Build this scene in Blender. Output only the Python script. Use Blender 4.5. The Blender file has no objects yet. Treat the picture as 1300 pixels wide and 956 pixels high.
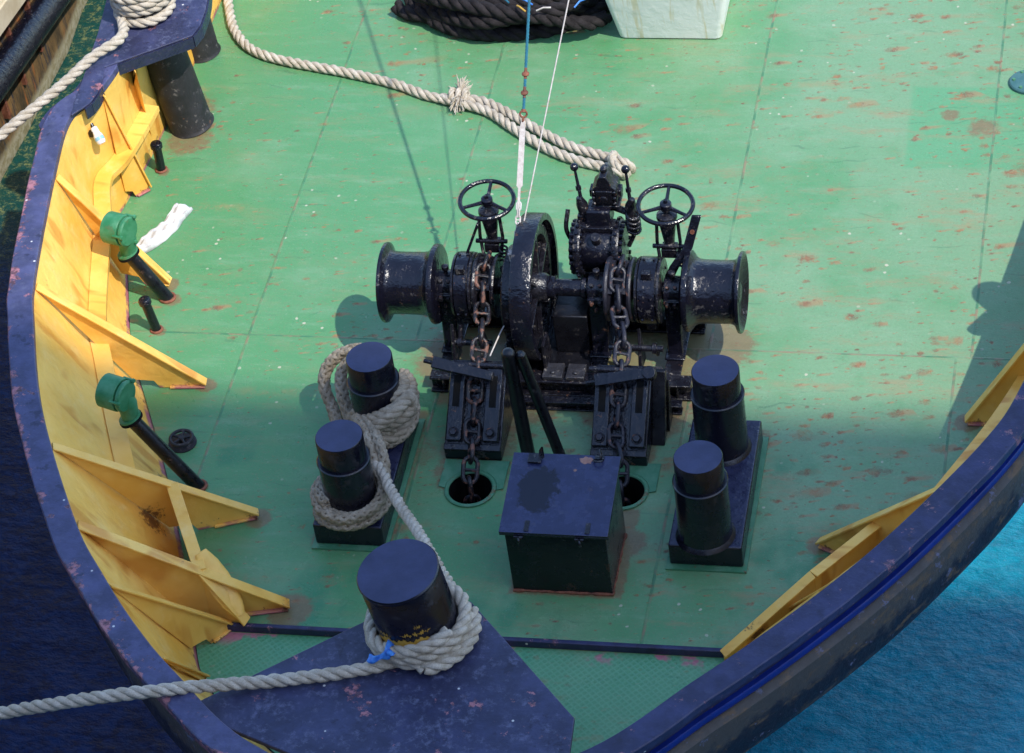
import bpy, bmesh, math, random
import numpy as np
from mathutils import Vector, Matrix

random.seed(7)
rng = np.random.default_rng(7)
scene = bpy.context.scene
COL = scene.collection
PI = math.pi

# ------------------------------------------------------------------ camera model (deck = plane z 0, y aft, x starboard)
F_PX, DIST = 3842.7, 18.0
PITCH, ROLL, YAW = (math.radians(v) for v in (41.43849, -8.75705, 15.99569))


def _axes():
    ca, sa = math.cos(PITCH), math.sin(PITCH)
    f = np.array([0, ca, -sa]); r = np.array([1., 0, 0]); u = np.cross(r, f)
    cb, sb = math.cos(ROLL), math.sin(ROLL)
    r2 = cb * r + sb * u; u2 = -sb * r + cb * u
    c, s = math.cos(YAW), math.sin(YAW)
    Z = np.array([[c, -s, 0], [s, c, 0], [0, 0, 1]])
    return np.array([Z @ r2, Z @ u2, Z @ f])


RM = _axes()


def ray(x, y):
    return RM.T @ np.array([(x - 650) / F_PX, -(y - 478) / F_PX, 1.])


_d = ray(720, 470)
CAM = -_d / np.linalg.norm(_d) * DIST


def at(x, y, z=0.):                     # point of the photograph -> point at height z
    d = ray(x, y); return Vector(CAM + d * (z - CAM[2]) / d[2])


def atx(x, y, X):                       # ... -> point on the plane x = X
    d = ray(x, y); return Vector(CAM + d * (X - CAM[0]) / d[0])


def aty(x, y, Y):
    d = ray(x, y); return Vector(CAM + d * (Y - CAM[1]) / d[1])


# ------------------------------------------------------------------ mesh builder
class MB:
    def __init__(self): self.v = []; self.f = []

    def add(self, verts, faces):
        o = len(self.v); self.v += [tuple(v) for v in verts]; self.f += [tuple(i + o for i in f) for f in faces]

    def box(self, a, b, M=None):
        a = Vector(a); b = Vector(b)
        vs = [Vector((x, y, z)) for z in (a.z, b.z) for y in (a.y, b.y) for x in (a.x, b.x)]
        if M: vs = [M @ v for v in vs]
        self.add(vs, [(0, 2, 3, 1), (4, 5, 7, 6), (0, 1, 5, 4), (2, 6, 7, 3), (0, 4, 6, 2), (1, 3, 7, 5)])

    def prism(self, poly, ext):          # poly: list of Vectors, ext: Vector
        n = len(poly); p = [Vector(q) for q in poly]; e = Vector(ext)
        fs = [tuple(range(n - 1, -1, -1)), tuple(range(n, 2 * n))]
        fs += [(i, (i + 1) % n, n + (i + 1) % n, n + i) for i in range(n)]
        self.add(p + [q + e for q in p], fs)

    def ring_loft(self, rings, cap=True, closed=False):
        n = len(rings[0]); vs = [v for r in rings for v in r]; fs = []
        m = len(rings)
        for k in range(m if closed else m - 1):
            a = k * n; b = ((k + 1) % m) * n
            for i in range(n):
                j = (i + 1) % n; fs.append((a + i, a + j, b + j, b + i))
        if cap and not closed:
            fs.append(tuple(range(n - 1, -1, -1))); fs.append(tuple((m - 1) * n + i for i in range(n)))
        self.add(vs, fs)

    def lathe(self, prof, origin, axis=(0, 0, 1), n=40, cap=True):   # prof: (r, h)
        a = Vector(axis).normalized(); o = Vector(origin)
        t = Vector((0, 0, 1)) if abs(a.z) < .9 else Vector((1, 0, 0))
        x = a.cross(t).normalized(); y = a.cross(x)
        rings = [[o + a * h + (x * math.cos(2 * PI * i / n) + y * math.sin(2 * PI * i / n)) * r for i in range(n)] for r, h in prof]
        self.ring_loft(rings, cap)

    def cyl(self, a, b, r, r2=None, n=20):
        a = Vector(a); b = Vector(b); d = b - a
        self.lathe([(r, 0), (r if r2 is None else r2, d.length)], a, d, n)

    def tube(self, pts, r, n=8, closed=False):
        pts = [Vector(p) for p in pts]; m = len(pts)
        tan = []
        for i in range(m):
            if closed: d = pts[(i + 1) % m] - pts[i - 1]
            else: d = pts[min(i + 1, m - 1)] - pts[max(i - 1, 0)]
            tan.append(d.normalized())
        u = tan[0].orthogonal().normalized(); rings = []
        for i in range(m):
            u = (u - tan[i] * u.dot(tan[i])).normalized(); w = tan[i].cross(u)
            rr = r[i] if hasattr(r, '__len__') else r
            rings.append([pts[i] + (u * math.cos(2 * PI * k / n) + w * math.sin(2 * PI * k / n)) * rr for k in range(n)])
        self.ring_loft(rings, True, closed)

    def sphere(self, c, r, n=16, sc=(1, 1, 1)):
        c = Vector(c); rings = []
        for k in range(1, n // 2):
            t = PI * k / (n // 2)
            rings.append([c + Vector((sc[0] * r * math.sin(t) * math.cos(2 * PI * i / n), sc[1] * r * math.sin(t) * math.sin(2 * PI * i / n), -sc[2] * r * math.cos(t))) for i in range(n)])
        self.ring_loft(rings)

    def torus(self, c, axis, R, r, n=40, m=10):
        a = Vector(axis).normalized(); x = a.orthogonal().normalized(); y = a.cross(x); c = Vector(c)
        self.tube([c + (x * math.cos(2 * PI * i / n) + y * math.sin(2 * PI * i / n)) * R for i in range(n)], r, m, True)

    def bolt(self, c, axis, r, h=.012):
        self.lathe([(r, 0), (r, h * .7), (r * .8, h)], c, axis, 6)


ORIG = {}


def obj(name, mb, mat, parent=None, bevel=0., smooth=35, origin=None, seg=2):
    o0 = ORIG[parent.name] if parent else Vector(origin) if origin is not None else Vector((0, 0, 0))
    me = bpy.data.meshes.new(name)
    me.from_pydata([tuple(Vector(v) - o0) for v in mb.v], [], mb.f)
    bm = bmesh.new(); bm.from_mesh(me)
    bmesh.ops.recalc_face_normals(bm, faces=bm.faces); bm.to_mesh(me); bm.free()
    if smooth:
        me.polygons.foreach_set('use_smooth', [True] * len(me.polygons))
        me.set_sharp_from_angle(angle=math.radians(smooth))
    for m in (mat if isinstance(mat, (list, tuple)) else [mat]): me.materials.append(m)
    o = bpy.data.objects.new(name, me); COL.objects.link(o)
    ORIG[o.name] = o0
    if parent: o.parent = parent
    else: o.location = o0
    if bevel:
        b = o.modifiers.new('bevel', 'BEVEL'); b.width = bevel; b.segments = seg; b.limit_method = 'ANGLE'; b.angle_limit = math.radians(40)
    return o


def thing(name, label, cat, loc, group=None):
    o = bpy.data.objects.new(name, None); COL.objects.link(o); o.location = Vector(loc); o.empty_display_size = .1
    ORIG[o.name] = Vector(loc); o['label'] = label; o['category'] = cat
    if group: o['group'] = group
    return o


def sky_tint_top(o, mat, k=.9):  # up-facing faces get a bluer colour that imitates reflected sky
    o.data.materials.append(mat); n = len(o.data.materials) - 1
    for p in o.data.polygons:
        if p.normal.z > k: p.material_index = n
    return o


def tag(o, label=None, cat=None, group=None, kind=None):
    for k, v in (('label', label), ('category', cat), ('group', group), ('kind', kind)):
        if v: o[k] = v
    return o


# ------------------------------------------------------------------ materials
class G:
    def __init__(self, name):
        self.m = bpy.data.materials.new(name); self.m.use_nodes = True; self.t = self.m.node_tree
        self.n = self.t.nodes; self.b = self.n['Principled BSDF']; self.out = self.n['Material Output']
        tc = self.n.new('ShaderNodeTexCoord'); g = self.n.new('ShaderNodeNewGeometry')
        self.pos = g.outputs['Position']; self.objc = tc.outputs['Object']; self.nor = g.outputs['Normal']

    def put(self, s, v):
        if isinstance(v, bpy.types.NodeSocket): self.t.links.new(v, s)
        elif v is not None:
            if isinstance(v, tuple) and len(v) == 3 and s.type == 'RGBA': v = (*v, 1)
            s.default_value = v

    def mapv(self, v, scale=(1, 1, 1), rot=(0, 0, 0), loc=(0, 0, 0)):
        n = self.n.new('ShaderNodeMapping'); self.put(n.inputs['Vector'], v)
        n.inputs['Scale'].default_value = scale; n.inputs['Rotation'].default_value = rot; n.inputs['Location'].default_value = loc
        return n.outputs[0]

    def noise(self, v, scale, detail=3, rough=.55, dist=0, col=False):
        n = self.n.new('ShaderNodeTexNoise'); self.put(n.inputs['Vector'], v)
        n.inputs['Scale'].default_value = scale; n.inputs['Detail'].default_value = detail
        n.inputs['Roughness'].default_value = rough; n.inputs['Distortion'].default_value = dist
        return n.outputs['Color' if col else 'Fac']

    def voro(self, v, scale, feat='F1', rand=1.):
        n = self.n.new('ShaderNodeTexVoronoi'); n.feature = feat; self.put(n.inputs['Vector'], v)
        n.inputs['Scale'].default_value = scale; n.inputs['Randomness'].default_value = rand
        return n.outputs['Distance'], (n.outputs['Color'] if feat == 'F1' else None)

    def math(self, op, a, b=None, c=None, clamp=False):
        n = self.n.new('ShaderNodeMath'); n.operation = op; n.use_clamp = clamp
        self.put(n.inputs[0], a)
        if b is not None: self.put(n.inputs[1], b)
        if c is not None: self.put(n.inputs[2], c)
        return n.outputs[0]

    def rng(self, v, a, b, c=0., d=1., smooth=True):
        n = self.n.new('ShaderNodeMapRange'); n.interpolation_type = 'SMOOTHSTEP' if smooth else 'LINEAR'
        self.put(n.inputs[0], v)
        for i, x in enumerate((a, b, c, d)): self.put(n.inputs[1 + i], x)
        return n.outputs[0]

    def mix(self, f, a, b, mode='MIX'):
        n = self.n.new('ShaderNodeMix'); n.data_type = 'RGBA'; n.blend_type = mode
        self.put(n.inputs[0], f); self.put(n.inputs[6], a); self.put(n.inputs[7], b)
        return n.outputs[2]

    def sep(self, v):
        n = self.n.new('ShaderNodeSeparateXYZ'); self.put(n.inputs[0], v); return n.outputs

    def attr(self, name):
        n = self.n.new('ShaderNodeAttribute'); n.attribute_name = name; return n.outputs['Fac']

    def vadd(self, a, b, s=1.):
        n = self.n.new('ShaderNodeVectorMath'); n.operation = 'MULTIPLY_ADD'
        self.put(n.inputs[0], b); n.inputs[1].default_value = (s, s, s); self.put(n.inputs[2], a); return n.outputs[0]

    def dist(self, v, p):
        n = self.n.new('ShaderNodeVectorMath'); n.operation = 'DISTANCE'; self.put(n.inputs[0], v); n.inputs[1].default_value = p
        return n.outputs['Value']

    def bump(self, h, strength=.3, d=.01, prev=None):
        n = self.n.new('ShaderNodeBump'); n.inputs['Strength'].default_value = strength; n.inputs['Distance'].default_value = d
        self.put(n.inputs['Height'], h)
        if prev is not None: self.put(n.inputs['Normal'], prev)
        return n.outputs[0]

    def done(self, color, rough=.5, normal=None, spec=None, metal=None):
        self.put(self.b.inputs['Base Color'], color); self.put(self.b.inputs['Roughness'], rough)
        if normal is not None: self.put(self.b.inputs['Normal'], normal)
        if spec is not None: self.put(self.b.inputs['Specular IOR Level'], spec)
        if metal is not None: self.put(self.b.inputs['Metallic'], metal)
        return self.m


RUST_D = (.075, .022, .012); RUST_O = (.30, .105, .035); RUST_P = (.30, .11, .085)


def mat_deck():
    g = G('green_deck_paint'); P = g.pos; X, Y, Z = g.sep(P)
    n1 = g.noise(P, .9, 5, .6); n2 = g.noise(P, 3.2, 5, .65, .3); n3 = g.noise(g.mapv(P, (1, 4, 1), (0, 0, .2)), 2.2, 5, .7)
    fine = g.noise(P, 60, 4, .7)
    c = g.mix(g.rng(g.math('ADD', n1, g.math('MULTIPLY', X, .07)), .36, .68), (.088, .262, .106), (.178, .315, .168))
    c = g.mix(g.math('MULTIPLY', g.rng(n3, .48, .78), .34), c, (.28, .385, .255))
    c = g.mix(g.math('MULTIPLY', g.rng(n2, .52, .75), .5), c, (.07, .255, .105))
    # the freshly painted patch with rounded corner
    qx = g.math('SUBTRACT', g.math('ABSOLUTE', g.math('SUBTRACT', X, 2.25)), .42); qy = g.math('SUBTRACT', g.math('ABSOLUTE', g.math('SUBTRACT', Y, 2.42)), .42)
    pat = g.rng(g.math('ADD', g.math('MAXIMUM', qx, qy), g.math('MULTIPLY', n2, .1)), .03, .08, 1, 0)
    c = g.mix(g.math('MULTIPLY', pat, .6), c, (.075, .31, .14))
    # yellow brown grime
    gr = g.noise(g.mapv(P, (.8, 2.0, 1), (0, 0, .25), (3, 1, 0)), 1.5, 6, .7)
    c = g.mix(g.math('MULTIPLY', g.rng(gr, .55, .8), .45), c, (.27, .24, .12))
    c = g.mix(g.math('MULTIPLY', g.rng(fine, .35, .65), .38), c, g.mix(.5, c, (.05, .2, .1)))
    # pale scuffs
    sc1 = g.noise(g.mapv(P, (1, 6, 1), (0, 0, .5)), 11, 5, .75)
    c = g.mix(g.math('MULTIPLY', g.rng(sc1, .66, .76), .28), c, (.42, .50, .38))
    # pale chips
    d, vc = g.voro(g.vadd(P, g.noise(P, 20, 2, col=True), .02), 16)
    s = g.sep(vc)[0]
    chip = g.math('MULTIPLY', g.rng(d, .12, .2, 1, 0), g.rng(s, .83, .86))
    chip = g.math('MULTIPLY', chip, g.rng(g.noise(P, 1.3, 2), .45, .6))
    c = g.mix(g.math('MULTIPLY', chip, .75), c, (.55, .50, .38))
    # rust spots with tails that run to starboard and aft
    wob = g.mapv(g.vadd(P, g.noise(P, 17, 4, .7, col=True), .035), (1, 1, 1), (0, 0, -.2))
    rust = None; tail = None
    area = g.rng(g.math('ADD', g.noise(P, .75, 4, .65), g.math('MULTIPLY', X, .025)), .40, .66, .24, 1.12)
    edge = g.math('MULTIPLY', g.math('SUBTRACT', g.noise(P, 38, 6, .85), .5), 3.2)
    for sc, lo, rr in ((5.2, .28, .050), (9.5, .35, .027), (15, .42, .014), (2.0, .40, .085)):
        n = g.n.new('ShaderNodeTexVoronoi'); g.put(n.inputs['Vector'], wob); n.inputs['Scale'].default_value = sc
        r_, g_, b_ = g.sep(n.outputs['Color'])
        df = g.n.new('ShaderNodeVectorMath'); df.operation = 'SUBTRACT'; g.put(df.inputs[0], wob); g.put(df.inputs[1], n.outputs['Position'])
        dx, dy, _ = g.sep(df.outputs[0])
        rad = g.math('MULTIPLY', g.math('MULTIPLY', g.math('POWER', g.rng(r_, lo, 1, 0, 1, False), 2.0), area), rr)
        rad = g.math('ADD', rad, .0003)
        L2 = g.math('SQRT', g.math('ADD', g.math('POWER', g.math('MULTIPLY', dx, .62), 2.), g.math('POWER', dy, 2.)))
        q = g.math('ADD', g.math('DIVIDE', L2, rad), edge)
        sp = g.math('MULTIPLY', g.rng(q, .3, 1.15, 1, 0), g.math('GREATER_THAN', r_, lo + .03))
        ln = g.math('MULTIPLY', rad, 9.)
        tx = g.math('DIVIDE', dx, ln)
        tw = g.math('DIVIDE', g.math('ABSOLUTE', dy), g.math('MULTIPLY', rad, 1.0))
        tl = g.math('MULTIPLY', g.math('MULTIPLY', g.rng(tx, .0, .06), g.rng(tx, .15, 1., 1, 0)), g.rng(tw, .2, 1.1, 1, 0))
        tl = g.math('MULTIPLY', tl, g.math('MULTIPLY', g.math('GREATER_THAN', r_, lo + .03), g.rng(g_, .3, .7)))
        rust = sp if rust is None else g.math('MAXIMUM', rust, sp)
        tail = tl if tail is None else g.math('MAXIMUM', tail, tl)
    c = g.mix(g.math('MULTIPLY', tail, .62), c, (.34, .18, .085))
    wet = g.math('MULTIPLY', g.rng(g.noise(g.mapv(P, (1, .7, 1), (0, 0, .1), (5, 2, 0)), 1.3, 4, .6), .54, .66), g.rng(Y, -.3, -.9))
    c = g.mix(g.math('MULTIPLY', wet, .7), c, (.022, .19, .085))
    # fine dirt grain
    gr2 = g.noise(P, 48, 6, .8); c = g.mix(g.math('MULTIPLY', g.rng(gr2, .53, .66), g.rng(n2, .35, .65, .4, .9)), c, (.17, .19, .11))
    gr3 = g.noise(g.mapv(P, (1, 2.2, 1), (0, 0, .2)), 30, 6, .8); c = g.mix(g.math('MULTIPLY', g.rng(gr3, .58, .70), g.rng(n1, .4, .62, .25, .7)), c, (.34, .42, .31))
    rn = g.noise(P, 26, 4, .7)
    rust = g.math('MULTIPLY', rust, g.rng(rn, .28, .5, .25, 1))
    d, vc = g.voro(g.mapv(g.vadd(P, g.noise(P, 6, 2, col=True), .05), (.16, 1, 1), (0, 0, -.22)), 6.5)
    streak = g.math('MULTIPLY', g.rng(d, .0, .42, 1, 0), g.rng(g.sep(vc)[1], .6, .85))
    streak = g.math('MULTIPLY', streak, g.rng(g.noise(P, 9, 4, .7), .4, .65))
    c = g.mix(g.math('MULTIPLY', streak, .45), c, (.36, .20, .09))
    wv = g.n.new('ShaderNodeTexWave'); wv.wave_type = 'RINGS'; g.put(wv.inputs['Vector'], g.mapv(P, (1, 1, 1), (0, 0, 0), (2.5, 4.0, 0))); wv.inputs['Scale'].default_value = 2.3; wv.inputs['Distortion'].default_value = 7; wv.inputs['Detail'].default_value = 3; wv.inputs['Detail Scale'].default_value = .9
    sca = g.math('MULTIPLY', g.rng(wv.outputs['Fac'], .965, .995), g.rng(g.noise(P, 2.2, 4, .6), .54, .66))
    c = g.mix(g.math('MULTIPLY', sca, .4), c, (.05, .13, .07))
    # local stains round the fittings
    st = None
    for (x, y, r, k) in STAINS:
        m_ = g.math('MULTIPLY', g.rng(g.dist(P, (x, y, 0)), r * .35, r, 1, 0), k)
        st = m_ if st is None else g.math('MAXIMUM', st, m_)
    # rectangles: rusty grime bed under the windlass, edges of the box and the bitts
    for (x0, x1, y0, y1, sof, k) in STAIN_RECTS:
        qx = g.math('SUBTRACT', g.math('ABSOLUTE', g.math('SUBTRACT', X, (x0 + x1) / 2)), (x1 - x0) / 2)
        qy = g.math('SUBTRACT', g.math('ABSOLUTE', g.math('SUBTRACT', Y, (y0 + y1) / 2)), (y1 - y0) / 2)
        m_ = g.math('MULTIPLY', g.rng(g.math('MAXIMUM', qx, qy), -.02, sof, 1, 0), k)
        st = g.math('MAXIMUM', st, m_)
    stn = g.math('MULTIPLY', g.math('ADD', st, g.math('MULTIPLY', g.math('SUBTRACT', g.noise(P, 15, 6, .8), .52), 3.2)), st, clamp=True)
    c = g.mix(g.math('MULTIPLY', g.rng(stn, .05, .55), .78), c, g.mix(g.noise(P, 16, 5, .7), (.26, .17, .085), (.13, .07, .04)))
    c = g.mix(g.math('MULTIPLY', rust, g.rng(g.noise(P, 7, 4, .7), .3, .65, .25, .9)), c, g.mix(g.rng(g.noise(P, 6, 5, .75), .35, .65), (.33, .15, .065), (.15, .06, .042)))
    hz = g.noise(g.mapv(P, (.6, 2, 1), (0, 0, .2), (1, 7, 0)), 2.6, 7, .78)
    c = g.mix(g.math('MULTIPLY', g.rng(hz, .50, .70), g.rng(X, -1.4, 1.2, .22, .58)), c, (.31, .21, .11))
    spk = g.rng(g.noise(P, 105, 3, .75), .60, .68); c = g.mix(g.math('MULTIPLY', spk, g.rng(g.noise(P, 1.6, 4, .7), .38, .62, .12, .6)), c, (.24, .17, .09))
    spk2 = g.rng(g.noise(g.mapv(P, (1, 1, 1), (0, 0, 0), (9, 3, 0)), 85, 3, .75), .62, .70); c = g.mix(g.math('MULTIPLY', spk2, .38), c, (.40, .45, .35))
    # plate seams
    seam = None
    def line(coord, at_, w): return g.rng(g.math('ABSOLUTE', g.math('SUBTRACT', coord, at_)), w * .45, w, 1, 0)
    Xw = g.math('ADD', X, g.math('MULTIPLY', g.noise(P, 2, 2), .012)); Yw = g.math('ADD', Y, g.math('MULTIPLY', g.noise(P, 2, 2), .012))
    for x, y0, y1 in ((-2.02, -9, 9), (-.965, .23, 9), (-.735, -2.2, .23), (.77, -2.2, .23), (.83, .23, 9), (2.375, .23, 9), (2.285, -9, .23)):
        l = g.math('MULTIPLY', line(Xw, x, .011), g.math('MULTIPLY', g.math('GREATER_THAN', Y, y0), g.math('LESS_THAN', Y, y1)))
        seam = l if seam is None else g.math('MAXIMUM', seam, l)
    seam = g.math('MAXIMUM', seam, line(Yw, .23, .010)); seam = g.math('MAXIMUM', seam, line(Yw, 3.9, .01))
    c = g.mix(g.math('MULTIPLY', seam, g.rng(g.noise(P, 5, 3), .35, .6, .15, .75)), c, g.mix(g.rng(g.noise(P, 7, 3), .45, .6), (.04, .16, .08), (.26, .16, .10)))
    # raised tread pattern in the peak before the coaming
    fr = g.math('LESS_THAN', Y, -2.235)
    a = g.math('SINE', g.math('MULTIPLY', g.math('ADD', X, Y), 150)); b = g.math('SINE', g.math('MULTIPLY', g.math('SUBTRACT', X, Y), 150))
    tread = g.math('MULTIPLY', g.math('MAXIMUM', a, b), fr)
    c = g.mix(g.math('MULTIPLY', fr, .55), c, g.mix(g.rng(tread, 0, 1), (.07, .30, .15), (.11, .36, .21)))
    ed = g.noise(P, 3.0, 4, .6, 0)
    c = g.mix(g.math('MULTIPLY', g.math('MULTIPLY', fr, g.rng(Y, -2.36, -2.26)), g.rng(ed, .54, .6)), c, (.42, .16, .19))
    hgt = g.math('ADD', g.math('MULTIPLY', g.noise(P, 80, 4, .7), .55), g.math('MULTIPLY', g.noise(P, 11, 4, .6), .7))
    hgt = g.math('ADD', hgt, g.math('MULTIPLY', seam, .7)); hgt = g.math('SUBTRACT', hgt, g.math('MULTIPLY', rust, .45)); hgt = g.math('ADD', hgt, g.math('MULTIPLY', tread, .35))
    nb = g.bump(g.noise(P, 2.1, 2, .5), .25, .035); nb = g.bump(hgt, .45, .006, nb)
    ro = g.math('ADD', g.rng(n2, .3, .7, .24, .42), g.math('MULTIPLY', rust, .35), clamp=True)
    return g.done(c, ro, nb, .35)


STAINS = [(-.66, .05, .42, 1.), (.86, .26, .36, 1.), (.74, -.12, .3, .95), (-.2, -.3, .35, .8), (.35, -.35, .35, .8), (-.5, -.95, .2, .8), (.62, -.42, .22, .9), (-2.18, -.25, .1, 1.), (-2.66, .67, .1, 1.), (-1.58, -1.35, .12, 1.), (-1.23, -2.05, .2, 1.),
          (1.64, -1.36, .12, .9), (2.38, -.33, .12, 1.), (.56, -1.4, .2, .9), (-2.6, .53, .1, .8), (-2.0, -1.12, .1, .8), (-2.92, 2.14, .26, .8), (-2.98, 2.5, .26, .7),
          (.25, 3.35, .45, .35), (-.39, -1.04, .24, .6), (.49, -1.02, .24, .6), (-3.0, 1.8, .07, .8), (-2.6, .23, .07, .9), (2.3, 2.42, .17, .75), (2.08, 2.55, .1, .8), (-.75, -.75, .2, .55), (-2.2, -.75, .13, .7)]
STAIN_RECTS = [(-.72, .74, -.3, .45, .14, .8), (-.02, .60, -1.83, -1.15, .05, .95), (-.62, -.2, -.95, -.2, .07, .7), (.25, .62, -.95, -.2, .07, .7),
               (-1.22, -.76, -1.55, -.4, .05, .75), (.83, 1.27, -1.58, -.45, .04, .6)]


def mat_black(name='black_paint', base=(.0045, .0045, .009), grime=.3, scale=1., rough=(.07, .26), lump=.9, spec=.5, rustk=.5):
    g = G(name); P = g.objc
    n1 = g.noise(P, 9 * scale, 5, .65); n2 = g.noise(P, 28 * scale, 5, .7)
    c = g.mix(g.rng(n1, .35, .75), base, tuple(b * 1.5 for b in base))
    worn = g.math('MULTIPLY', g.rng(n2, .57, .64), g.rng(n1, .48, .56))
    c = g.mix(g.math('MULTIPLY', worn, grime), c, (.19, .17, .15))
    rs = g.math('MULTIPLY', g.rng(g.noise(P, 13 * scale, 5, .7), .63, .68), g.rng(g.noise(P, 3.1 * scale, 2), .48, .58))
    c = g.mix(g.math('MULTIPLY', rs, rustk), c, g.mix(n2, (.10, .035, .018), (.26, .12, .055)))
    h = g.math('ADD', g.noise(P, 22 * scale, 3, .5), g.math('MULTIPLY', g.noise(P, 75, 3, .6), .35))
    nb = g.bump(h, lump, .008)
    ro = g.math('ADD', g.rng(n1, .3, .7, rough[0], rough[1]), g.math('MULTIPLY', g.math('MAXIMUM', worn, rs), .35), clamp=True)
    return g.done(c, ro, nb, spec)


def mat_navy(name, base=(.030, .034, .080), wear=.0, blot=.5):
    g = G(name); P = g.pos
    n1 = g.noise(P, 4.5, 6, .7); n2 = g.noise(P, 17, 5, .75)
    c = g.mix(g.rng(n1, .35, .7), base, tuple(b * 1.9 for b in base))
    c = g.mix(g.math('MULTIPLY', g.rng(n2, .5, .72), blot), c, (.105, .115, .19))
    c = g.mix(g.math('MULTIPLY', g.rng(g.noise(P, 8, 4, .7), .58, .68), .6), c, (.012, .012, .03))
    pr = g.math('ADD', g.noise(P, 7, 6, .75), g.math('MULTIPLY', g.attr('wear'), .15))
    pink = g.rng(pr, .60, .645)
    c = g.mix(g.math('MULTIPLY', pink, wear), c, g.mix(g.rng(g.noise(P, 24, 4, .7), .4, .62), (.36, .15, .17), (.07, .035, .045)))
    d, vc = g.voro(P, 13); w = g.math('MULTIPLY', g.rng(d, .06, .12, 1, 0), g.rng(g.sep(vc)[0], .88, .9))
    c = g.mix(w, c, (.6, .58, .55))
    h = g.math('ADD', g.noise(P, 30, 4, .65), g.math('MULTIPLY', pink, -.6))
    return g.done(c, g.rng(n2, .3, .7, .34, .6), g.bump(h, .4, .006), .4)


def mat_yellow():
    g = G('yellow_bulwark_paint'); P = g.pos; X, Y, Z = g.sep(P)
    n1 = g.noise(P, 1.7, 4, .6); n2 = g.noise(P, 22, 5, .7)
    c = g.mix(g.rng(n1, .3, .7), (.79, .405, .055), (.90, .55, .125))
    c = g.mix(g.math('MULTIPLY', g.rng(g.noise(P, 6, 5, .7), .5, .75), .45), c, (.88, .61, .24))
    # run-down streaks: fine along the hull, long in height
    sv = g.mapv(P, (.2, 1, .2)); s1 = g.noise(sv, 9, 2, .5)
    st = g.math('MULTIPLY', g.rng(s1, .50, .60), g.rng(g.noise(P, 2.6, 2), .49, .60))
    c = g.mix(g.math('MULTIPLY', st, .72), c, (.60, .235, .03))
    # dirt and rust in the low corners
    rn = g.noise(P, 12, 6, .78)
    low = g.rng(Z, .0, .13, .13, 0)
    rr = g.rng(g.math('ADD', rn, low), .665, .73)
    c = g.mix(g.math('MULTIPLY', rr, .85), c, g.mix(n2, (.07, .022, .012), (.25, .085, .025)))
    pk = g.math('MULTIPLY', g.rng(Z, .012, .03, 1, 0), g.rng(g.noise(P, 8, 3), .35, .55))
    c = g.mix(pk, c, (.40, .13, .15))
    for q, r in YSPOTS:
        dd = g.math('ADD', g.dist(P, q), g.math('MULTIPLY', g.math('SUBTRACT', g.noise(P, 30, 6, .8), .5), r * 2.6))
        c = g.mix(g.math('MULTIPLY', g.rng(dd, r * .35, r * .8, 1, 0), .9), c, g.mix(n2, (.05, .016, .01), (.22, .075, .022)))
    h = g.math('ADD', g.noise(P, 3.2, 3, .5), g.math('MULTIPLY', n2, .14))
    nb = g.bump(h, .5, .05)
    return g.done(c, g.rng(n2, .3, .7, .32, .5), nb, .4)


YSPOTS = []


def mat_rope(name, a, b, bumpk=.8):
    g = G(name); P = g.objc
    n = g.noise(P, 14, 5, .7); f = g.noise(P, 160, 3, .8)
    c = g.mix(g.rng(n, .3, .7), a, b); c = g.mix(g.math('MULTIPLY', g.rng(f, .45, .7), .5), c, tuple(x * .45 for x in a))
    c = g.mix(g.math('MULTIPLY', g.rng(g.noise(P, 4, 4), .55, .7), .4), c, tuple(x * .55 for x in (a[0] * 1.05, a[1], a[2] * .9)))
    return g.done(c, .9, g.bump(f, bumpk, .006), .15)


def mat_plain(name, c1, c2, scale=12, rough=(.35, .55), bumpk=.25, spec=.4, rust=0.):
    g = G(name); P = g.objc; n = g.noise(P, scale, 5, .65)
    c = g.mix(g.rng(n, .32, .68), c1, c2)
    if rust:
        rs = g.rng(g.noise(P, scale * .8, 6, .75), .58, .66)
        c = g.mix(g.math('MULTIPLY', rs, rust), c, g.mix(g.noise(P, 40, 3), (.09, .03, .015), (.28, .11, .04)))
    return g.done(c, g.rng(n, .3, .7, *rough), g.bump(g.noise(P, scale * 3, 4, .6), bumpk, .006), spec)


def mat_chain(name, base, rustk):
    g = G(name); P = g.pos; n = g.noise(P, 20, 5, .75)
    c = g.mix(g.rng(n, .66 - rustk * .3, .70 - rustk * .25), base, g.mix(g.noise(P, 60, 3), (.09, .032, .022), (.26, .12, .075)))
    return g.done(c, g.rng(n, .3, .7, .22, .65), g.bump(g.noise(P, 70, 4, .7), .6, .006), .5)


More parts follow.
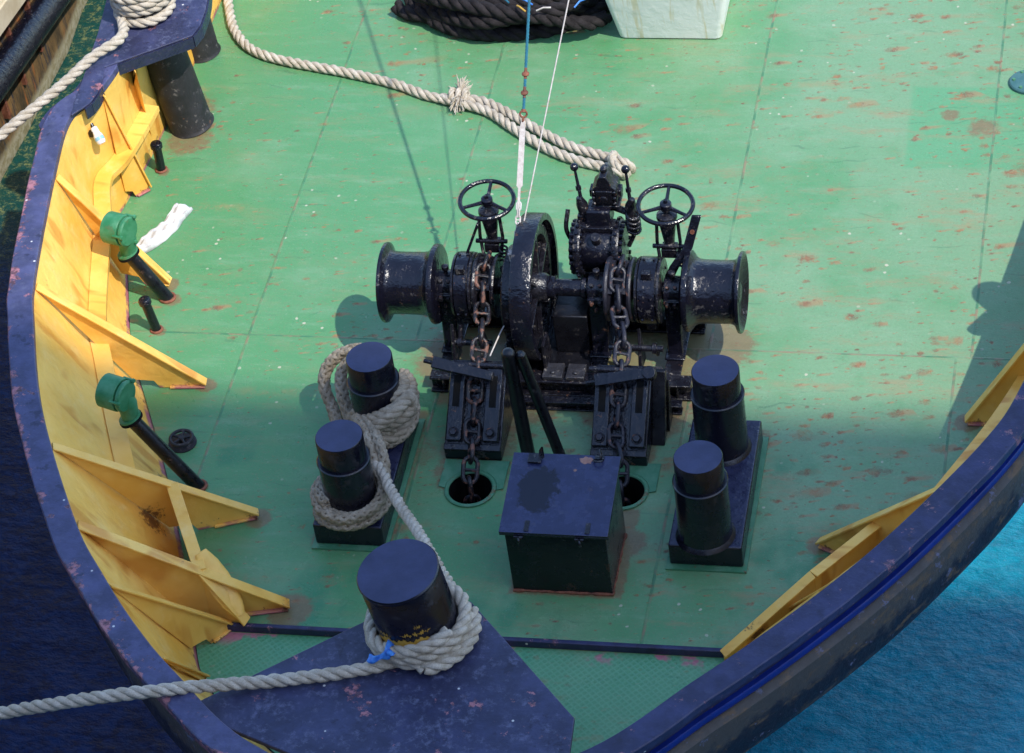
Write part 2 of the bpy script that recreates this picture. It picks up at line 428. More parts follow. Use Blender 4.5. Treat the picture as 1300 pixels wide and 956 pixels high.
def mat_water():
    g = G('sea_water'); P = g.pos; X, Y, Z = g.sep(P)
    w = g.noise(P, .5, 3, .6)
    k = g.rng(g.math('ADD', X, g.math('MULTIPLY', w, 1.5)), -1., 2.6)
    sw = g.noise(g.mapv(P, (1, 1, 1), (0, 0, .4)), 1.7, 5, .65, .8)
    sw2 = g.noise(g.mapv(P, (1, 1.6, 1), (0, 0, .6)), 10, 5, .65, .2); sw = g.math('ADD', g.math('MULTIPLY', sw, .45), g.math('MULTIPLY', sw2, .55))
    turq = g.mix(g.rng(sw, .38, .62), (.0, .16, .26), (.0, .25, .38))
    navy = g.mix(g.rng(sw, .42, .62), (.0, .012, .062), (.001, .032, .14))
    c = g.mix(k, navy, turq)
    # weedy shallows in the gap beside the moored hull
    wd = g.math('MULTIPLY', g.rng(X, -5.6, -5.0, 1, 0), g.rng(g.noise(P, 14, 6, .85), .50, .60))
    wd = g.math('MULTIPLY', wd, g.rng(Y, 2.5, 4.2))
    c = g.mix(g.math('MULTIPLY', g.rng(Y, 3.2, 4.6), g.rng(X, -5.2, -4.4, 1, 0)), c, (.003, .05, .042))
    c = g.mix(wd, c, g.mix(g.noise(P, 30, 2), (.05, .09, .03), (.24, .25, .11)))
    h = g.math('ADD', g.noise(g.mapv(P, (1, 1.5, 1), (0, 0, .6)), 8, 7, .7, .1), g.math('MULTIPLY', g.noise(g.mapv(P, (1, 2.2, 1), (0, 0, .9)), 2.2, 3, .5), 1.3))
    nb = g.bump(h, .6, .06)
    return g.done(c, .09, nb, .2)


def mat_moored():
    g = G('rusty_brown_plating'); P = g.pos; X, Y, Z = g.sep(P)
    n = g.noise(g.mapv(P, (1, 1, .35)), 6, 6, .75); n2 = g.noise(P, 18, 5, .7)
    c = g.mix(g.rng(n, .3, .7), (.055, .040, .022), (.26, .155, .06))
    c = g.mix(g.rng(g.noise(g.mapv(P, (1, 3, .5)), 4, 6, .8), .52, .6), c, (.045, .042, .045))
    st = g.noise(g.mapv(P, (1, 1, .12)), 5, 4, .7)
    c = g.mix(g.rng(st, .58, .66), c, (.36, .13, .035))
    # pale marine growth along the waterline
    wl = g.rng(g.math('ADD', Z, g.math('MULTIPLY', n2, .16)), -2.3, -2.2, 1, 0)
    c = g.mix(wl, c, g.mix(g.rng(n2, .35, .65), (.30, .25, .13), (.50, .45, .32)))
    c = g.mix(g.rng(g.math('ADD', Z, g.math('MULTIPLY', n2, .1)), -2.5, -2.42, 1, 0), c, (.10, .07, .025))
    return g.done(c, .65, g.bump(n2, .5, .015), .3)


def mat_hullside():
    g = G('black_rubber_belting'); P = g.pos
    n = g.noise(P, 3.2, 6, .75); n2 = g.noise(P, 14, 5, .75)
    zz = g.sep(P)[2]
    c = g.mix(g.rng(g.math('ADD', zz, g.math('MULTIPLY', g.math('SUBTRACT', n, .5), .5)), .47, .55), (.010, .011, .022), (.060, .052, .046))
    c = g.mix(g.rng(g.noise(g.mapv(P, (1, 1, 2.5)), 5, 5, .75), .53, .66), c, (.12, .075, .04))
    c = g.mix(g.rng(g.math('ADD', n2, g.math('MULTIPLY', g.math('SUBTRACT', n, .5), .6)), .60, .68), c, (.11, .115, .18))
    return g.done(c, g.rng(n2, .3, .7, .4, .7), g.bump(n2, .5, .01), .35)


M = dict(
    deck=None, black=mat_black(), blackbox=mat_black('black_locker_paint', (.004, .004, .007), .06, 1, (.16, .30), .22, .5, .2),
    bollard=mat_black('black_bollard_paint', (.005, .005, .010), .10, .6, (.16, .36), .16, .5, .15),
    boll_sky=mat_black('black_top_sky_sheen', (.025, .029, .070), .06, .7, (.34, .48), .18, .4, .05),  # same black paint with the sky's reflection put into its colour
    pipeb=mat_black('black_pipe_paint', (.004, .004, .006), .1, 1, (.22, .4), .15, .5, .25),
    oldpost=mat_black('weathered_black_paint', (.018, .017, .018), .5, 1, (.4, .65), .4, .35, .45),
    grimy=mat_black('grimy_black_paint', (.007, .0065, .010), .8, 1.5, (.12, .42), .9, .5, .75),
    navy=mat_navy('navy_cap_paint', (.040, .042, .092), wear=1.), navys=mat_navy('navy_cap_paint_sound', (.018, .020, .056), wear=.7, blot=.22),
    plate=mat_navy('navy_plate_paint', (.024, .027, .062), wear=1., blot=.85),
    rope=mat_rope('grey_white_rope', (.43, .36, .265), (.63, .56, .455)), ropeold=mat_rope('dirty_beige_rope', (.28, .225, .155), (.47, .395, .295)),
    ropeblack=mat_rope('black_rope', (.014, .012, .013), (.040, .034, .034)),
    vent=mat_plain('green_vent_paint', (.022, .16, .06), (.06, .23, .11), 11, (.35, .55), .3, .4, .25),
    white=mat_plain('white_tub_paint', (.74, .74, .71), (.82, .82, .8), 4, (.4, .55), .12, .4, 0),
    cloth=mat_plain('white_cloth', (.48, .47, .45), (.62, .60, .57), 14, (.8, .9), .5, .2, 0),
    blue=mat_plain('bright_blue_paint', (.002, .012, .13), (.004, .022, .21), 6, (.3, .5), .2),
    bluerag=mat_plain('blue_plastic', (.02, .12, .50), (.08, .30, .72), 30, (.3, .5), .4),
    stay=mat_plain('blue_stay_rope', (.012, .10, .16), (.02, .16, .22), 60, (.6, .8), .5),
    rust=mat_plain('rusty_steel', (.12, .040, .022), (.25, .09, .05), 30, (.6, .85), .6),
    web=mat_plain('white_webbing', (.44, .38, .34), (.58, .53, .48), 30, (.7, .9), .4, .2, .12),
    galv=mat_plain('galvanised_steel', (.42, .40, .37), (.58, .56, .52), 30, (.35, .6), .4, .5, .25),
    cream=mat_plain('cream_rail_paint', (.55, .46, .30), (.66, .58, .42), 6, (.5, .7), .3, .3, .5),
    moored=mat_moored(), side=mat_hullside(), water=mat_water(),
    chainr=mat_chain('rusty_chain_iron', (.009, .008, .011), .44), chainb=mat_chain('black_chain_paint', (.012, .012, .02), .22),
    hatch=mat_plain('teal_grey_paint', (.045, .13, .13), (.07, .17, .17), 12, (.4, .6), .3, .4, .2),
    greenm=mat_plain('green_collar_paint', (.055, .20, .10), (.10, .25, .145), 14, (.4, .6), .5, .35, .8),
    dark=mat_plain('dark_iron', (.0025, .0025, .0025), (.006, .0055, .005), 10, (.7, .9), .3, .2),
    blocker_dark=mat_plain('blocker_dark_paint', (.05, .055, .065), (.075, .08, .09), 2, (.5, .7), .1),
    slab=mat_plain('pale_slab_paint', (.5, .5, .5), (.6, .6, .6), 2, (.5, .7), .2),
    ochre=mat_plain('ochre_primer', (.48, .26, .03), (.58, .34, .06), 20, (.4, .6), .4, .4, .2),
    bottle=mat_plain('white_plastic', (.6, .63, .68), (.8, .8, .8), 30, (.3, .5), .1),
    label=mat_plain('pale_blue_label', (.2, .42, .6), (.3, .5, .66), 30, (.3, .5), .1),
)
M['worn'] = mat_black('worn_black_paint', (.02, .02, .025), .9, 1.4, (.25, .5), .9, .6, .5)
M['rustpatch'] = mat_plain('rusty_bare_patch', (.22,.10,.07), (.34,.19,.15), 40, (.6,.8), .4)
M['lid_sky'] = mat_black('black_lid_sky_sheen', (.021,.026,.066), .12, 1.2, (.16,.34), .25, .5, .1)  # black lid paint, sky reflection tinted into the colour
YSPOTS += [(tuple(at(*p)), r) for p, r in (((190, 664, .18), .13), ((186, 690, .10), .07), ((208, 726, .10), .10), ((246, 738, .06), .11), ((160, 578, .30), .05), ((1004, 768, .12), .10), ((958, 800, .10), .09), ((1105, 690, .15), .06), ((122, 175, .40), .05), ((365, 773, .02), .05), ((327, 657, .02), .04))]
m_ = M['lid_sky']; nt_ = m_.node_tree; g = G('tmp'); bpy.data.materials.remove(g.m)
g = object.__new__(G); g.m = m_; g.t = nt_; g.n = nt_.nodes; g.b = nt_.nodes['Principled BSDF']; gg = g.n.new('ShaderNodeNewGeometry'); P_ = gg.outputs['Position']
dd = g.math('ADD', g.dist(g.mapv(P_, (1, .75, 1)), (.15, -1.16, .525)), g.math('MULTIPLY', g.math('SUBTRACT', g.noise(P_, 11, 5, .7), .5), .20))
wet = g.rng(dd, .10, .125, 1, 0)
for nm, val in (('Base Color', (.008, .009, .02)), ('Roughness', None)):
    sk = g.b.inputs[nm]; src = sk.links[0].from_socket
    if nm == 'Base Color': nt_.links.new(g.mix(wet, src, val), sk)
    else: nt_.links.new(g.math('MULTIPLY', src, g.rng(wet, 0, 1, 1, .35)), sk)
M['yellow'] = mat_yellow()
M['deck'] = mat_deck()
A_FACTS = None

# ------------------------------------------------------------------ curves
def crom(pts, step=None, n=None, dens=8):
    P = [Vector(p) for p in pts]; out = []
    Q = [P[0] * 2 - P[1]] + P + [P[-1] * 2 - P[-2]]
    for i in range(1, len(Q) - 2):
        p0, p1, p2, p3 = Q[i - 1:i + 3]
        m = n or max(2, int((p2 - p1).length / step)) if (n or step) else dens
        for k in range(m):
            t = k / m
            out.append(.5 * ((2 * p1) + (p2 - p0) * t + (2 * p0 - 5 * p1 + 4 * p2 - p3) * t * t + (3 * p1 - p0 - 3 * p2 + p3) * t ** 3))
    out.append(P[-1]); return out


def resample(pts, step):
    out = [pts[0].copy()]; acc = 0.; last = pts[0]
    for p in pts[1:]:
        d = (p - last).length
        while acc + d >= step and d > 1e-9:
            t = (step - acc) / d; last = last.lerp(p, t); out.append(last.copy()); d = (p - last).length; acc = 0.
        acc += d; last = p
    return out


def rope_mb(pts, r, strands=3, pitch=None, mb=None, sides=7, wob=.12, smoothpath=True, plait=False):
    """laid rope: strands twisted round the path; plait: eight strands crossing in two hands"""
    mb = mb or MB(); pitch = pitch or r * 6.2
    if plait: pitch = r * 6.5
    path = crom(pts, step=.02) if smoothpath else [Vector(p) for p in pts]
    K = 14
    path = resample(path, pitch / K)
    m = len(path)
    if m < 4: return mb
    tan = [(path[min(i + 1, m - 1)] - path[max(i - 1, 0)]).normalized() for i in range(m)]
    u = tan[0].orthogonal().normalized(); fr = []
    for i in range(m):
        u = (u - tan[i] * u.dot(tan[i])).normalized(); fr.append((u.copy(), tan[i].cross(u)))
    ph = random.random() * 6
    if plait:
        for s in range(8):
            hand = 1 if s % 2 else -1; off_ = (s // 2) * PI / 2 + (PI / 4 if s % 2 else 0); sp = []
            for i in range(m):
                a = hand * 2 * PI * i / K + off_; U, W_ = fr[i]
                k = r * (.64 + .13 * hand * math.cos(4 * (2 * PI * i / K)) + .05 * math.sin(i * .31 + ph))
                sp.append(path[i] + (U * math.cos(a) + W_ * math.sin(a)) * k)
            rj = [r * .36 * (1 + random.uniform(-.09, .09)) for _ in range(m)]
            mb.tube(sp, rj, 6)
        return mb
    for s in range(strands):
        sp = []
        for i in range(m):
            a = 2 * PI * (i / K + s / strands); U, W_ = fr[i]
            k = r * (.50 + wob * .3 * math.sin(i * .37 + ph + s) + random.uniform(-.025, .025))
            sp.append(path[i] + (U * math.cos(a) + W_ * math.sin(a)) * k)
        base = r * (.58 if strands == 3 else .5)
        mb.tube(sp, [base * (1 + random.uniform(-.07, .07)) for _ in range(m)], sides)
    return mb


def helix(c, R, z0, z1, turns, a0=0., n=40, axis=None, wob=0.):
    out = []; N = int(n * turns)
    for i in range(N + 1):
        t = i / N; a = a0 + 2 * PI * turns * t
        rr = R(t) if callable(R) else R
        v = Vector((c[0] + rr * math.cos(a), c[1] + rr * math.sin(a), z0 + (z1 - z0) * t + wob * math.sin(a * 1.3 + 1)))
        out.append(v)
    return out


# ------------------------------------------------------------------ the bow: paired sections port aft -> stem -> starboard aft
ZC = .88
port_in = [(-3.12, 9.0), (-3.12, 3.4), (-3.10, 2.1), (-3.16, 1.50), (-3.28, 1.22), (-3.22, .67), (-3.05, -.30), (-2.93, -.72), (-2.66, -1.44), (-2.21, -2.30), (-1.94, -2.69), (-1.66, -3.04), (-1.36, -3.35), (-.85, -3.78), (-.05, -4.05)]
dpx = [(152, 225), (159, 262), (160, 374), (167, 440), (183, 500), (213, 607)]
dk = [at(*p) for p in dpx]
port_dk = [(-3.10, 9.0), (-3.10, 3.4), (-3.12, 2.12), (-3.16, 1.52), (-3.17, 1.24), tuple(at(161, 330)[:2]), (dk[3].x, dk[3].y), (dk[4].x, dk[4].y), (dk[5].x, dk[5].y), (-1.90, -1.78), (-1.71, -2.30), (-1.56, -2.62), (-1.22, -2.95), (-.75, -3.28), (-.05, -3.5)]
st_in = [(1.26, -3.2), (1.60, -2.82), (1.95, -2.38), (2.24, -1.95), (2.56, -1.40), (2.71, -1.02), (2.88, -.30), (3.06, .67), (3.17, 1.3), (3.34, 2.1), (3.4, 3.4), (3.4, 9.)]
mx = lambda p: (.06 - p[0], p[1])
st_dk = [(1.3, -2.92)] + [(1.64, -2.55), (1.80, -2.2), (1.96, -1.75)] + [mx(port_dk[8]), mx(port_dk[7]), mx(port_dk[6]), mx(port_dk[5]), (3.22, 1.35), (3.3, 2.2), (3.3, 3.4), (3.3, 9.)]
inner = [Vector((x, y, ZC)) for x, y in port_in + [(.75, -3.72)] + st_in]
dedge = [Vector((x, y, 0)) for x, y in port_dk + [(.72, -3.3)] + st_dk]
INN = crom(inner, n=10); DED = crom(dedge, n=10)
NB = len(INN)
NRM = []
for i in range(NB):
    t = INN[min(i + 1, NB - 1)] - INN[max(i - 1, 0)]
    NRM.append(Vector((t.y, -t.x, 0)).normalized() * -1)
if NRM[5].x > 0: NRM = [-n for n in NRM]
off = lambda i, d, z: INN[i] + NRM[i] * d + Vector((0, 0, z - ZC))
W = .15

# setting -----------------------------------------------------------
mb = MB(); mb.add([(-250, -250, -2.5), (250, -250, -2.5), (250, 250, -2.5), (-250, 250, -2.5)], [(0, 1, 2, 3)])
tag(obj('water', mb, M['water'], smooth=0), kind='structure')

HOLES = [(-.392, -1.04, .128), (.487, -1.01, .128)]
bm = bmesh.new()
loop = [bm.verts.new(v) for v in DED]
edges = [bm.edges.new((loop[i], loop[(i + 1) % len(loop)])) for i in range(len(loop))]
for hx, hy, hr in HOLES:
    hv = [bm.verts.new((hx + hr * math.cos(2 * PI * k / 40), hy + hr * math.sin(2 * PI * k / 40), 0)) for k in range(40)]
    edges += [bm.edges.new((hv[k], hv[(k + 1) % 40])) for k in range(40)]
bmesh.ops.triangle_fill(bm, use_beauty=True, use_dissolve=False, edges=edges)
bmesh.ops.recalc_face_normals(bm, faces=bm.faces)
for f in bm.faces:
    if f.normal.z < 0: f.normal_flip()
me = bpy.data.meshes.new('deck'); bm.to_mesh(me); bm.free(); me.materials.append(M['deck'])
o = bpy.data.objects.new('deck', me); COL.objects.link(o); ORIG[o.name] = Vector((0, 0, 0)); tag(o, kind='structure')

# bulwark -----------------------------------------------------------
bul = thing('ship_bulwark', 'yellow ribbed bulwark with navy cap rail curving round the green foredeck', 'bulwark', (0, 0, 0))
mb = MB(); rows = []
for i in range(NB):
    a = INN[i] + Vector((0, 0, -.03)); d = DED[i]
    m_ = a.lerp(d, .5) + NRM[i] * .015
    rows.append([a, a.lerp(m_, .5), m_, m_.lerp(d, .5), d + Vector((0, 0, -.02))])
vs = [v for r in rows for v in r]
mb.add(vs, [(i * 5 + k, i * 5 + k + 1, i * 5 + 6 + k, i * 5 + 5 + k) for i in range(NB - 1) for k in range(4)])
obj('bulwark_plate', mb, M['yellow'], bul, smooth=30)

# cap rail: two halves meeting at the stem, worn along the outer edge
split = min(range(NB), key=lambda i: INN[i].y)


def cap(i0, i1, mat, wearall):
    prof = [(0, ZC - .028), (0, ZC + .016), (.006, ZC + .022), (W * .5, ZC + .023), (W - .006, ZC + .022), (W, ZC + .016), (W, ZC - .028)]
    m = MB(); m.ring_loft([[off(i, d + .0015 * math.sin(i * .9) * (d > .1), z) for d, z in prof] for i in range(i0, i1 + 1)])
    o = obj('cap_rail', m, mat, bul, smooth=30)
    at_ = o.data.attributes.new('wear', 'FLOAT', 'POINT'); wv = [0, .1, .1, 0, .7, .95, 1]
    at_.data.foreach_set('value', [wv[k % 7] * wearall for k in range(len(o.data.vertices))])


cap(0, split, M['navy'], 1.); cap(split, NB - 1, M['navys'], .25)

# outside of the hull: strake, blue stripe, rubber belting, plating tucked under
split = min(range(NB), key=lambda i: INN[i].y)
jog0 = min(range(split), key=lambda i: abs(INN[i].y - 1.0))
JOG = lambda i: .16 * min(1, max(0, (jog0 - i) / 4))     # the aft port side sits further out


def skin(name, prof, mat, i0=0, i1=NB - 1, closed=True):
    m = MB(); m.ring_loft([[off(i, d * (1 - .45 * min(1, max(0, (split - i) / 12))) + JOG(i), z) for d, z in prof] for i in range(i0, i1 + 1)])
    return obj(name, m, mat, bul, smooth=40)


skin('sheer_strake', [(.02, ZC - .03), (.085, ZC - .03), (.085, .60), (.02, .60)], M['navys'])
skin('blue_stripe', [(.03, .745), (.112, .745), (.116, .738), (.116, .703), (.112, .697), (.03, .697)], M['blue'])
skin('rubber_belting', [(.03, .685), (.10, .685), (.142, .65), (.152, .56), (.150, .40), (.125, .33), (.07, .30), (.03, .30)], M['side'])
m = MB(); prof = [(.06, .62), (.045, .30), (-.12, .18), (-.50, -.2), (-1.15, -1.0), (-1.9, -2.0), (-2.2, -2.9)]
vs = []
for i in range(NB):
    D_ = lambda d, z: Vector((DED[i].x, DED[i].y, z)) + NRM[i] * d
    vs += [off(i, .06 + JOG(i), .62), off(i, .045 + JOG(i), .30), D_(.01 + JOG(i), -.03), D_(-.62, -.6), D_(-1.35, -1.5), D_(-2.0, -2.9)]
k6 = 6
m.add(vs, [(i * k6 + k, i * k6 + k + 1, i * k6 + k6 + k + 1, i * k6 + k6 + k) for i in range(NB - 1) for k in range(k6 - 1)])
obj('hull_plating', m, M['side'], bul)


def near(curve, p):
    p = Vector((p[0], p[1], 0)); return min(range(len(curve)), key=lambda i: (Vector((curve[i].x, curve[i].y, 0)) - p).length)


def bracket(A, T, fl=.055, toe=.035, hole=.07):
    """triangular stiffener: A at the cap, T the toe on deck"""
    A = Vector(A); T = Vector(T)
    ia = near(INN, A); A = Vector((INN[ia].x, INN[ia].y, ZC - .03)) - NRM[ia] * .002
    B = Vector((DED[ia].x, DED[ia].y, 0)) if False else None
    hor = Vector((T.x - A.x, T.y - A.y, 0)).normalized()
    # deck-edge point in the bracket's own plane
    best = min(range(NB), key=lambda i: abs((DED[i] - A).cross(hor).z) + (0 if (DED[i] - Vector((A.x, A.y, 0))).dot(hor) > -.2 and (DED[i] - Vector((A.x, A.y, 0))).length < 1.6 else 9))
    B = DED[best]; B = Vector((B.x, B.y, .004))
    nrm = hor.cross(Vector((0, 0, 1))).normalized(); t = nrm * .012
    T0 = Vector((T.x, T.y, .004)); T1 = T0 + Vector((0, 0, toe))
    bd = (T0 - B); L = bd.length
    up = (A - B).normalized()
    poly = [A, T1, T0, B + bd.normalized() * min(hole * 1.6, L * .4), B + bd.normalized() * min(hole * 1.2, L * .3) + Vector((0, 0, hole * .8)), B + up * hole * 1.2]
    mb = MB(); mb.prism([p - t / 2 for p in poly], t)
    br = obj('bracket', mb, M['yellow'], bul, bevel=.002)
    d = (T1 - A).normalized(); q = d.cross(nrm).normalized()
    if q.z < 0: q = -q
    mb = MB()
    a0 = A - nrm * fl / 2; mb.prism([a0, a0 + nrm * fl, a0 + nrm * fl + q * .012, a0 + q * .012], T1 - A + d * .01)
    # foot flange along the deck
    b0 = T0 + Vector((0, 0, .002)) - nrm * fl * .4; w = B - T0; w = w.normalized() * w.length * .55
    mb.prism([b0, b0 + nrm * fl * .8, b0 + nrm * fl * .8 + Vector((0, 0, .012)), b0 + Vector((0, 0, .012))], w)
    obj('flange', mb, M['yellow'], br, bevel=.003)
    return A, T1


capP = lambda x, y: at(x, y, ZC)
f1 = bracket(capP(127, 118), at(190, 241))
f2 = bracket(capP(72, 222), at(216, 362))
f3 = bracket(capP(46, 362), at(261, 491), .06)
f4 = bracket(capP(66, 560), at(327, 657), .06)
f5 = bracket(capP(100, 664), at(366, 773), .07)
A6, T6 = bracket(capP(134, 736), at(294, 798), .055)
bracket(capP(200, 835), at(262, 866))
# starboard
s0 = bracket((2.98, -.36), at(1228, 538), .06)
s1 = bracket(capP(1198, 617), at(1041, 694), .06)
s5 = bracket(capP(1086, 722), (1.50, -1.92), .055)
bracket((2.06, -2.25), (1.34, -2.20), .05)
bracket((3.2, .65), (2.75, .7))


def intercostal(P, name='stiffener', fl=.07, lump=None):
    mb = MB(); P = [Vector(p) for p in P]
    for a, b in zip(P, P[1:]):
        h = Vector((b.x - a.x, b.y - a.y, 0)).normalized(); n = h.cross(Vector((0, 0, 1)))
        t = n * .012
        a0 = Vector((a.x, a.y, .004)); b0 = Vector((b.x, b.y, .004))
        mb.prism([a - t / 2, b - t / 2, b0 - t / 2, a0 - t / 2], t)
        d = (b - a); q = d.normalized().cross(n)
        if q.z < 0: q = -q
        e = a - n * fl / 2 + q * .004
        mb.prism([e, e + n * fl, e + n * fl + q * .014, e + q * .014], d)
    s = obj(name, mb, M['yellow'], bul, bevel=.003)
    if lump:
        a, b = lump; d = b - a; n = Vector((d.x, d.y, 0)).normalized().cross(Vector((0, 0, 1)))
        q = d.normalized().cross(n); q = q if q.z > 0 else -q
        mb = MB(); rings = []
        for k in range(15):
            t = k / 14; w = .075 * math.sin(PI * (.08 + .86 * t)) ** .5; c = a + d * t + q * .014
            rings.append([c + n * (w * math.cos(2 * PI * j / 16)) + q * (.020 * math.sin(2 * PI * j / 16) + .004 * math.sin(k * 2.1 + j)) for j in range(16)])
        mb.ring_loft(rings); obj('doubler', mb, M['yellow'], s, smooth=60)


P4 = f4[0].lerp(f4[1], .58); P5 = f5[0].lerp(f5[1], .58)
P6 = at(312, 790, .05)
e5 = at(252, 700, P5.z + .03)
intercostal([P4, P5, P6], lump=(e5 + (P6 - P5) * .02, P5 + (P6 - P5) * .86))
Q4 = at(1117, 665, P4.z * .93); Q5 = at(1033, 731, P5.z * .85); Q6 = at(919, 832, .05)
intercostal([Q4, Q5, Q6], fl=.06)
# longitudinal stringer half way up, in lengths between the brackets
def stringer(i0, i1):
    mb = MB(); top = []; bot = []
    prof = [(0, 0), (.105, -.012), (.105, -.05), (.095, -.05), (.094, -.022), (0, -.012)]
    rings = []
    for i in range(i0, i1 + 1):
        c = INN[i].lerp(DED[i], .56) + NRM[i] * .012
        rings.append([c - NRM[i] * d + Vector((0, 0, z)) for d, z in prof])
    mb.ring_loft(rings); obj('stringer', mb, M['yellow'], bul, smooth=30)


ix = [near(INN, f[0]) for f in (f1, f2, f3, f4)]
for a, b in zip(ix, ix[1:]):
    if b - a > 4: stringer(a, b)
stringer(ix[0] - 9, ix[0])
ix = [near(INN, f[0]) for f in (s5, s1, s0)]
for a, b in zip(ix, ix[1:]):
    if b - a > 4: stringer(a + 1, b - 1)
# the web plate under the mooring platform
mb = MB(); poly = [Vector((-3.16, 2.02, .82)), at(172, 93, .82), at(163, 150, .0), Vector((-3.14, 2.05, .0))]
mb.prism(poly, (0, .014, 0)); obj('bracket', mb, M['yellow'], bul, bevel=.002)
# small fitting on the bulwark
c = atx(123, 170, -3.185)
fit = thing('lamp_fitting', 'small white capped fitting on the yellow bulwark near the mooring platform', 'fitting', c)
mb = MB(); ax = Vector((.45, -.45, -.6)).normalized(); mb.lathe([(.012, -.05), (.022, -.045), (.024, .0), (.030, .01), (.03, .055), (.022, .07)], c, ax, 20); obj('body', mb, M['bottle'], fit)
mb = MB(); mb.lathe([(.0302, .022), (.0315, .023), (.0315, .045), (.0302, .046)], c, ax, 20); obj('label_band', mb, M['label'], fit)
mb = MB(); mb.cyl(c - ax * .05, c - ax * .075, .012); mb.box(c + Vector((-.05, -.012, -.02)), c + Vector((-.02, .012, .02))); obj('cap', mb, M['pipeb'], fit)

# coaming bar across the peak -----------------------------------------
mb = MB(); a = at(290, 797, 0); b = at(921, 832, 0)
mb.box((a.x, -2.235, .002), (b.x, -2.205, .052)); tag(obj('coaming', mb, M['navys'], bevel=.006), 'low navy coaming bar across the deck between both bulwarks', 'coaming')

# bow platform with the big bollard -------------------------------------
ZP = .80
def pl(x, y): return at(x, y, ZP)
apexL = pl(520, 752); apexR = pl(570, 752)
poly = [apexL, pl(300, 867)]
la = (pl(300, 867) - pl(470, 785)).normalized(); ra = (pl(690, 867) - pl(604, 770)).normalized()
L0 = pl(470, 785); R0 = pl(604, 770)
n1_ = L0 + la * 1.10; n2_ = R0 + ra * .95
poly = [L0 - la * .17, n1_, Vector((-1.0, -3.62, ZP)), Vector((-.1, -3.98, ZP)), Vector((.7, -3.68, ZP)), n2_, R0 - ra * .05]
plat = thing('bow_platform', 'navy triangular steel plate spanning the bow under the big bollard', 'platform', (-.2, -3.2, ZP))
mb = MB(); mb.prism([p - Vector((0, 0, .03)) for p in poly], (0, 0, .03)); o = obj('top_plate', mb, M['plate'], plat, bevel=.005)
o.data.attributes.new('wear', 'FLOAT', 'POINT')
mb = MB()
cx = sum((p.x for p in poly)) / len(poly); cy = sum((p.y for p in poly)) / len(poly)
inn = [Vector((p.x + (cx - p.x) * .05, p.y + (cy - p.y) * .05, ZP - .13)) for p in poly]
for i in (0, 5, 6):
    a = inn[i]; b = inn[(i + 1) % 7]; h = (b - a).normalized(); t = h.cross(Vector((0, 0, 1))) * .01
    mb.prism([a, b, b + t, a + t], (0, 0, .101))
obj('edge_web', mb, M['navys'], plat)

bb = at(538, 806, ZP); bt = bb + Vector((-.055, -.045, .50))
axb = (bt - bb).normalized()
boll = thing('bow_bollard', 'large black bollard, sky sheen painted on top, on the bow platform with worn ochre band', 'bollard', bb)
H = (bt - bb).length
mb = MB(); mb.lathe([(.212, 0.001), (.207, .03), (.208, H - .02), (.2, H - .006)], bb, axb, 56); obj('barrel', mb, M['grimy'] if False else M['bollard'], boll)
mb = MB(); mb.lathe([(.205, H - .012), (.2115, H - .010), (.2125, H + .002), (.207, H + .010), (.0, H + .011)], bb, axb, 56, cap=False); sky_tint_top(obj('top_cap', mb, M['bollard'], boll), M['boll_sky'])
# flaked ochre primer low on the barrel: thin irregular skin
mb = MB(); 
tq = Vector((0, 0, 1)).cross(axb).normalized() if abs(axb.z) < .999 else Vector((1, 0, 0)); yq = axb.cross(tq)
def ang(v): return math.atan2(Vector(v).dot(yq), Vector(v).dot(tq))
ac = ang((.1, -1, 0))
def flake(a0, a1, lo, hi, r):
    N = 110; top = []; bot = []
    for k in range(N + 1):
        t = k / N; a = ac + a0 + (a1 - a0) * t; e = min(1, 6 * t, 6 * (1 - t))
        jl = .007 * math.sin(k * .31) + .005 * math.sin(k * .83 + 1); jh = .009 * math.sin(k * .23 + 2) + .006 * math.sin(k * .71) + .003 * math.sin(k * 1.9)
        m_ = (lo + hi) / 2; w = (hi - lo) / 2 * e
        for L, h in ((bot, m_ - w + jl * e), (top, m_ + w + jh * e)): L.append(bb + axb * h + (tq * math.cos(a) + yq * math.sin(a)) * r)
    mb.add(bot + top, [(k, k + 1, N + 2 + k, N + 1 + k) for k in range(N)])
flake(-1.0, .75, .15, .215, .2105); flake(-.2, .6, .25, .262, .2105); flake(-.85, -.45, .235, .243, .2105); flake(.2, .42, .30, .306, .2105)
obj('flaked_primer', mb, M['ochre'], boll)

# double bollards on deck -------------------------------------------------
def bitts(label, x0, x1, y0, y1, tops, base_y):
    t = thing('mooring_bitts', label, 'bitts', ((x0 + x1) / 2, (y0 + y1) / 2, 0), 'pairs of mooring bitts on the foredeck')
    mb = MB(); mb.prism([(x0, y0, .012), (x1, y0, .012), (x1 - .01, y1, .012), (x0 + .0, y1, .012)], (0, 0, .15)); sky_tint_top(obj('base', mb, M['bollard'], t, bevel=.012, seg=3), M['base_sky'])
    mb = MB(); mb.box((x0 - .02, y0 - .035, .001), (x1 + .02, y1 + .02, .0125)); obj('foot_plate', mb, M['greenm'], t)
    for (x, y, zt) in tops:
        mb = MB(); zr = zt - .175
        mb.lathe([(.168, .16), (.160, .172), (.149, .185), (.146, zr - .012), (.152, zr - .006), (.152, zr + .004), (.146, zr + .010)], (x, y, 0), n=48)
        p = obj('post', mb, M['bollard'], t)
        mb = MB(); mb.lathe([(.134, zr + .0105), (.134, zt - .006), (.130, zt)], (x, y, 0), n=48); sky_tint_top(obj('post_cap', mb, M['bollard'], p), M['boll_sky'])
    return t


